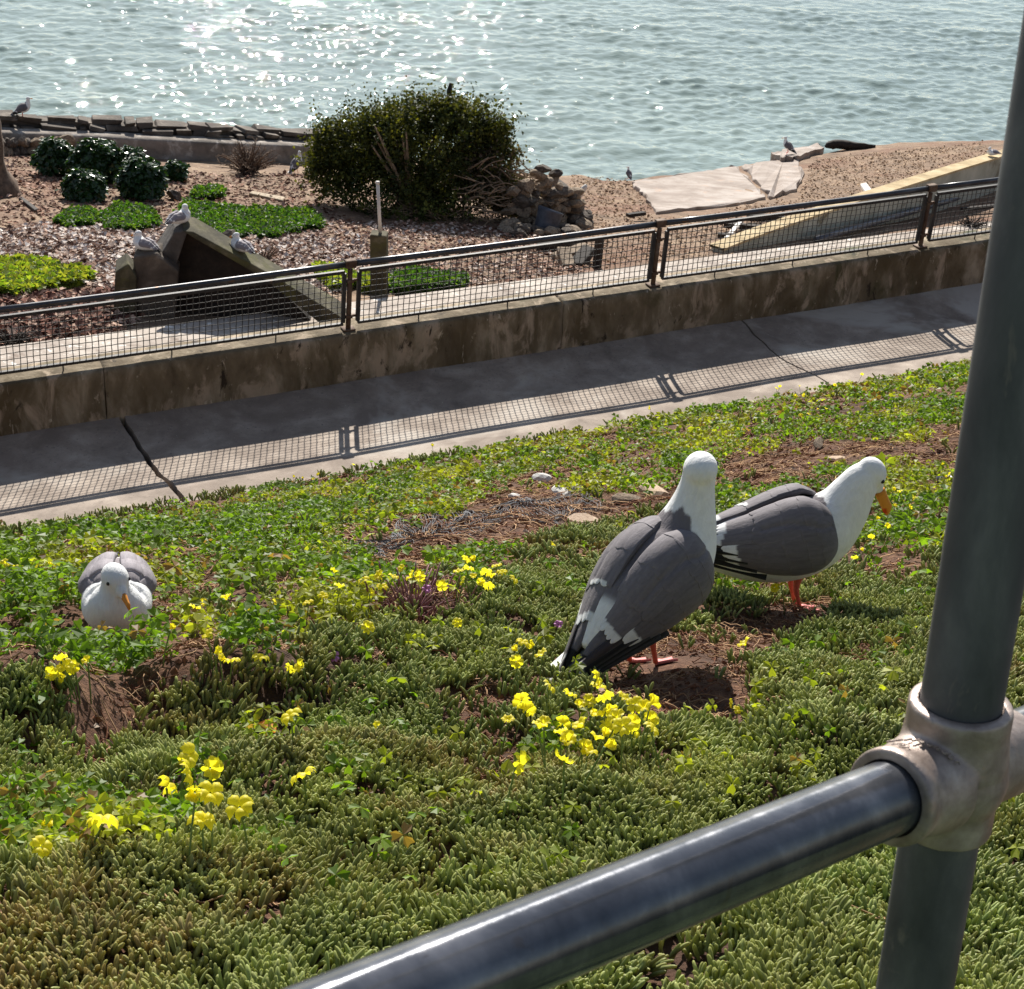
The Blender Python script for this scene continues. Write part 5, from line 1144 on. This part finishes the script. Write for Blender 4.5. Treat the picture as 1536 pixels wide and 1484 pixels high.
# core of the heap so that the stones rest on something
mb = MB(); top = [(775, 305), (800, 280), (818, 272), (846, 292), (872, 326)]
f = [thit(x, 338) + np.array([0, .55, (330 - y) / kb / .97]) for x, y in top]; b = [p + np.array([.1, 1.0, -.3]) for p in f]; lo = [thit(x, 342) + np.array([0, .1, -.1]) for x, _ in top]; lb = [p + np.array([.1, 2.6, -1.6]) for p in f]
mb.add(jag(lo + f + b + lb, .05, 2), [(r_ * 5 + i, r_ * 5 + i + 1, (r_ + 1) * 5 + i + 1, (r_ + 1) * 5 + i) for r_ in range(3) for i in range(4)])
at0(mb, 'rubble_bank', M_block, 'dark earth bank under the heap of tan rubble stones', 'bank', thit(820, 350))
g = thit(817, 348); mb = MB(); mb.tube([(0, 0, -.05), (0, .0, .02), (.02, .02, .38), (.025, .02, .42)], [.20, .21, .24, .25], 20); o = at0(mb, 'metal_bucket', M_blue, 'blue grey metal bucket lying in the foot of the rubble heap', 'bucket', (0, 0, 0), True); o.location = tuple(g); o.rotation_euler = (-.25, .15, 0)
mb = MB(); mb.tube(catmull([(-.12, 0, .03), (.0, .02, .16), (.08, .0, .30), (.15, .02, .42)], 9), [.09, .10, .085, .075, .07, .065, .06, .05, .03], 9); o = at0(mb, 'driftwood', M_white, 'pale stub of driftwood standing right of the rubble heap', 'driftwood', (0, 0, 0), True); o.location = tuple(thit(866, 306))
# flat things on the terrace
def plate(name, poly, h, mat, label, cat, z=.0, amp=.0, group=None, bev=.02):
    pp = []; rj = random.Random(len(label))
    big_ = h >= .07 and len(poly) > 4
    for k_ in range(len(poly)):
        (xa, ya), (xb, yb) = poly[k_], poly[(k_ + 1) % len(poly)]; ns_ = 6 if big_ else 1
        for q_ in range(ns_):
            t__ = q_ / ns_; pp.append((xa + (xb - xa) * t__ + (rj.uniform(-3, 3) if big_ and q_ else 0), ya + (yb - ya) * t__ + (rj.uniform(-1.3, 1.3) if big_ and q_ else 0)))
    poly = pp
    mb = MB(); t_ = [thit(*p) + np.array([0, 0, z + h]) for p in poly]; b = [p - np.array([0, 0, h + .3]) for p in t_]; n = len(poly)
    mb.add(jag(t_ + b, amp, n) if amp else t_ + b, [tuple(range(n)), tuple(range(n, 2 * n))[::-1]] + [(i, n + i, n + (i + 1) % n, (i + 1) % n) for i in range(n)])
    o = at0(mb, name, mat, label, cat, np.mean(b, 0), group=group, bev=bev); bm = bmesh.new(); bm.from_mesh(o.data); bmesh.ops.recalc_face_normals(bm, faces=bm.faces); bm.to_mesh(o.data); bm.free(); return o
plate('concrete_apron', [(948, 276), (1012, 266), (1060, 259), (1104, 253), (1127, 276), (1150, 300), (1078, 312), (986, 322), (975, 306), (958, 292)], .07, M_slab, 'large pale concrete slab sloping into the water beyond the railing', 'slab', 0, .03)
plate('concrete_apron', [(1111, 252), (1160, 243), (1196, 240), (1206, 262), (1192, 288), (1156, 300), (1134, 276)], .07, M_slab, 'smaller rough pale slab right of the joint in the shore slab', 'slab', 0, .05)
plate('shore_slab', [(1156, 238), (1180, 231), (1225, 223), (1234, 229), (1200, 241), (1172, 244)], .10, M_slab, 'small pale slab jutting at the water edge with a gull on it', 'slab', .05, .03)
plate('board', [(1290, 279), (1299, 277), (1314, 297), (1303, 299)], .06, M_white, 'short white board lying on the brown shore', 'board')
plate('plank', [(373, 293), (378, 290), (428, 299), (424, 304)], .05, M_wood, 'greenish weathered plank lying before the twiggy bush', 'plank')
plate('board', [(28, 300), (33, 298), (58, 317), (52, 319)], .05, M_drk, 'dark thin board on the litter left of the shrubs', 'board')
plate('tin_scrap', [(534, 353), (541, 352), (540, 366), (533, 366)], .03, M_blue, 'small blue grey scrap left of the concrete post', 'scrap')
rock(thit(262, 300) + np.array([0, 0, .08]), .17, 'dark rock right of the round shrubs', None, 'dark_rock')
mb = MB(); gd = thit(1262, 226); mb.tube(catmull([(-.75, 0, .10), (-.5, .05, .22), (0, .05, .28), (.5, .0, .26), (1.1, -.05, .32), (1.5, 0, .33)], 14), np.interp(np.linspace(0, 1, 14), [0, .1, .4, .7, 1], [.05, .20, .22, .15, .05]), 10)
mb.v = jag(mb.v, .03, 3); o = at0(mb, 'drift_log', M_drk, 'dark waterlogged log on the shore against the water', 'log', (0, 0, 0), True); o.location = tuple(gd); o.scale = (.62, .7, .62)
# ramp wall
b1, b2 = thit(1082, 380), thit(1505, 283); dw = (b2 - b1); Lw = np.linalg.norm(dw[:2]); aw = np.array([dw[0], dw[1], 0]) / Lw; nw = np.array([-aw[1], aw[0], 0])
hw2 = 47 / PXM(b2) / .95
rw = empty('ramp_wall', tuple(b1), 'pale olive concrete wall rising to the right under a tan coping', 'wall')
mb = MB(); nS = 26; V = []
for i in range(nS):
    t = i / (nS - 1) * 1.6; z = dw[2] * t; hh = .05 + hw2 * (t ** .8) 
    for (a, q) in ((0, -.5), (0, hh), (.22, hh), (.22, -.5)): V.append(aw * Lw * t + nw * (a + .008 * math.sin(i * 2.2)) + np.array([0, 0, z + q]))
mb.add(V, [(i * 4 + j, (i + 1) * 4 + j, (i + 1) * 4 + j + 1, i * 4 + j + 1) for i in range(nS - 1) for j in range(3)] + [(0, 1, 2, 3)]); link('wall_face', mb.mesh('wall_face', M_olive), rw)
mb = MB()
for i in range(nS - 1):
    t0, t1 = i / (nS - 1) * 1.6, (i + 1) / (nS - 1) * 1.6
    f = lambda t, a, q: aw * Lw * t + nw * a + np.array([0, 0, dw[2] * t + .05 + hw2 * t ** .8 + q])
    mb.add([f(t0, -.05, .003), f(t1, -.05, .003), f(t1, .27, .003), f(t0, .27, .003), f(t0, -.05, .048), f(t1, -.05, .048), f(t1, .27, .048), f(t0, .27, .048)], [(0, 3, 2, 1), (4, 5, 6, 7), (0, 1, 5, 4), (2, 3, 7, 6)])
link('coping', mb.mesh('coping', M_tan), rw)
mb = MB(); pa = thit(1224, 364) + np.array([0, 0, .06]); pb_ = thit(1450, 300) + np.array([0, 0, .12]); mb.tube([pa + (pb_ - pa) * t for t in np.linspace(0, 1, 10)], .065, 12); at0(mb, 'fallen_pipe', M_blue, 'long blue grey pipe lying along the foot of the ramp wall', 'pipe', pa, True)
for i, (x0, y0, x1, y1, w_, m_, lab) in enumerate([(1085, 346, 1160, 354, .07, M_drk, 'upper dark board in the pile left of the ramp wall'), (1075, 362, 1112, 366, .06, M_drk, 'lower dark board in the pile left of the ramp wall'), (1088, 368, 1112, 340, .045, M_white, 'pale stick propped across the dark boards'), (1120, 334, 1175, 338, .09, M_drk, 'thick dark beam at the back of the board pile'),
                                                 (1440, 322, 1490, 318, .05, M_drk, 'dark bar among dead twigs beside the post'), (940, 332, 966, 330, .05, M_drk, 'short dark bar on the brown ground beyond the railing')]):
    a, b = thit(x0, y0) + np.array([0, 0, .12]), thit(x1, y1) + np.array([0, 0, .14]); d = (b - a) / 2; u = np.cross(d, [0, 0, 1.]); u /= np.linalg.norm(u)
    mb = MB(); mb.box((a + b) / 2, d, u * w_, np.array([0, 0, w_ * .7])); at0(mb, 'board', m_, lab, 'board', a, bev=.008)
ga_ = thit(895, 402); mb = MB(); hh = 44 / PXM(ga_) / .95; mb.box((0, 0, hh / 2 - .1), (.075, 0, 0), (0, .07, 0), (0, 0, hh / 2 + .1)); o = at0(mb, 'short_post', M_drk, 'short black post standing behind the railing', 'post', (0, 0, 0), bev=.012); o.location = tuple(ga_)
for i, (x, y, s, m_) in enumerate([(838, 377, .26, 0), (856, 389, .22, 1), (872, 396, .2, 0), (848, 398, .18, 1)]):
    g = thit(x, y); mb = MB(); a = .6 * i; mb.box((0, 0, .10), (s * math.cos(a) * 1.5, s * math.sin(a) * 1.5, .06), (-s * .6 * math.sin(a), s * .6 * math.cos(a), 0), (0, 0, .07)); o = at0(mb, 'rubble_or_shade_block', (M_drk, M_stone)[m_], ('black broken slab behind the railing by the short post' if m_ == 0 else 'brown broken lump behind the railing by the short post'), 'block', (0, 0, 0), bev=.02, group='broken pieces by the short post'); o.location = tuple(g); o.data.transform(Matrix.Identity(4))
# dark stump at the left edge
gs = thit(-6, 292); mb = MB(); mb.tube(catmull([(0, 0, -.2), (-.02, 0, .15), (-.08, 0, .5), (-.10, 0, 1.15), (-.12, 0, 1.5)], 12), np.interp(np.linspace(0, 1, 12), [0, .2, .45, 1], [.52, .42, .27, .22]), 16); mb.v = jag(mb.v, .025, 1); o = at0(mb, 'tree_stump', M_bark, 'brown tree stump cut by the left edge', 'stump', (0, 0, 0), True); o.location = tuple(gs)
# far gulls
far_gull(gull_front, tuple(wpos(min(np.linspace(0, cum[-1], 600), key=lambda q_: abs(proj(wpos(q_, .5, HW + .23))[0] - 34)), .5, HW + .20)), R(20), .95, 'tiny dark-looking gull standing on the sea wall at the far left')
far_gull(gull_front, tuple(thit(444, 260)), R(65), .98, 'small gull standing upright between the sea wall and the large shrub')
far_gull(gull_front, tuple(thit(1180, 238) + np.array([0, 0, .14])), R(150), .95, 'small gull standing on the small pale slab at the water edge')
far_gull(gull_front, tuple(thit(942, 275) + np.array([0, 0, .10])), R(110), .6, 'tiny dark bird at the waterline left of the pale slab')
far_gull(gull_rest, tuple(rl(271, 345, .2) + np.array([0, 0, .01])), R(60), .92, 'gull sitting on the peak of the broken concrete tent')
far_gull(gull_rest, tuple(rl(218, 387, .1) + np.array([0, 0, .03])), R(150), .92, 'gull sitting on the brown block left of the concrete tent')
far_gull(gull_rest, tuple(rl(362, 380, .2) + np.array([0, 0, .02])), R(140), .9, 'gull sitting low on the long sloping slab')
far_gull(gull_rest, tuple(b1 + aw * Lw * .93 + nw * .1 + np.array([0, 0, dw[2] * .93 + .13 + hw2 * .93])), R(190), .8, 'gull sitting on the tan coping of the ramp wall beside the post')
# ------------------------------------------------------------------ odds and ends on the slope
M_net = noisemat('grey_netting', [(.3, srgb(74, 74, 78)), (.7, srgb(122, 122, 124))], 14, 4, .8, .2, .002)
mb = MB(); cl = np.array([hhit(x, y)[:2] for x, y in ((520, 838), (600, 812), (700, 785), (800, 765), (890, 748))])
def netp(s, t):
    c = np.array([np.interp(s, np.linspace(0, 1, 5), cl[:, 0]), np.interp(s, np.linspace(0, 1, 5), cl[:, 1])]); w_ = .10 + .16 * fbm(s * 5, 3.1, 905, 2)
    x = c[0] + .22 * (fbm(s * 9, t * 2.2 + 4, 902, 3) - .5); y = c[1] + w_ * t * 2.2 + .16 * (fbm(s * 12, t * 2 + 9, 903, 3) - .5); return np.array([x, y, float(hill(x, y)) + .006 + .045 * max(0, fbm(s * 11, t * 3, 900, 3) - .3)])
for i in range(90): mb.tube([netp(i / 89, t) for t in np.linspace(-1, 1, 10)], .0013, 3, False)
for j in range(24): mb.tube([netp(s, -1 + 2 * j / 23) for s in np.linspace(0, 1, 60)], .0013, 3, False)
at0(mb, 'erosion_netting', M_net, 'strip of crumpled grey netting lying over the bare soil', 'netting', hhit(700, 790))
M_flag = noisemat('tan_stone', [(.3, srgb(150, 122, 98)), (.7, srgb(206, 184, 160))], 9, 8, .9, .5, .004, 40)
def hrock(px, py, s, label, flat=.5, mat=None):
    o = link('stone', ICO[0].copy() if False else RK.choice(ICO).copy()); o.data.materials.clear(); o.data.materials.append(mat or M_flag); o.location = tuple(hhit(px, py) + np.array([0, 0, s * flat * .4])); o.scale = (s * 1.3, s * .9, s * flat); o.rotation_euler = (0.25, RK.uniform(-.2, .2), RK.uniform(0, 6)); return tag(o, label, 'stone')
hrock(690, 680, .12, 'tan stone beside the tall pale flower at the path edge', .7)
hrock(978, 744, .075, 'tan flat stone at the upper end of the bare strip'); hrock(880, 790, .07, 'long pale flat stone at the edge of the ice plant', .25); hrock(938, 756, .06, 'brown stone left of the upright gull\'s neck', .6, M_stone)
hrock(1255, 690, .05, 'tan flat stone above the feeding gull\'s head', .3); hrock(1228, 672, .05, 'dark pointed stone above the feeding gull', .8, M_stone); hrock(812, 723, .05, 'white pebble by the burrow hole', .7, M_white); hrock(775, 748, .035, 'white chip on the mid-slope litter', .5, M_white)
hrock(905, 1045, .02, 'grey pebble hidden behind the flower clump', .6); hrock(815, 1098, .016, 'pale pebble left of the flower clump', .7, M_white); hrock(845, 742, .05, 'pale stick-like stone beside the netting', .25, M_white)
q = hhit(1405, 722, .02); mb = MB(); mb.tube([q, q + np.array([.22, .04, .01])], .022, 14); o = at0(mb, 'pipe_end', M_gal, 'grey pipe end lying in the flowers left of the post', 'pipe', q, True)
mb = MB(); n = 8
for sgn in (-1, 1): mb.add([(sgn * .024 * math.sin(math.pi * i / n), .04 * (i / n - .5), .006 * math.sin(math.pi * i / n) + .004) for i in range(n + 1)] + [(0, .04 * (i / n - .5), 0) for i in range(n + 1)], [(i, i + 1, n + 2 + i, n + 1 + i) for i in range(n)])
M_or = noisemat('orange_leaf', [(.3, srgb(196, 112, 40)), (.7, srgb(224, 150, 66))], 60, 4, .7, .2, .001); o = at0(mb, 'fallen_leaf', M_or, 'orange fallen leaf on the ice plant near the left group of flowers', 'leaf', (0, 0, 0)); o.location = tuple(hhit(398, 1096, .02)); o.rotation_euler = (.1, .1, 1.3); 
def tuft(px, py, label, n, L, col, mat, seed, name='dry_plant'):
    g = hhit(px, py); rs = np.random.default_rng(seed); mb = MB()
    for j in range(n):
        a = rs.random() * 6.28; e = .3 + rs.random() * 1.0; l = L * (.5 + .7 * rs.random()); d = np.array([math.cos(a) * math.cos(e), math.sin(a) * math.cos(e) , math.sin(e)]) * l
        b0 = np.array([math.cos(a), math.sin(a), 0]) * L * (.35 if L > .1 else 2.6) * rs.random(); mb.tube(catmull([b0, b0 + d * .5 + np.array([0, 0, .1 * l]), b0 + d], 6), np.linspace(.0032, .0014, 6), 4)
    o = at0(mb, name, mat, label, 'plant', (0, 0, 0), True); o.location = tuple(g); return o
M_purp = noisemat('purple_stem', [(.3, srgb(96, 62, 66)), (.7, srgb(156, 112, 116))], 30, 4, .8, .2, .001)
tuft(622, 918, 'low purple-brown dry plant among flowers in mid-slope', 170, .055, 0, M_purp, 1); tuft(1440, 512, 'reddish leafy sprig at the path edge left of the post', 40, .22, 0, M_purp, 2, 'sprig')
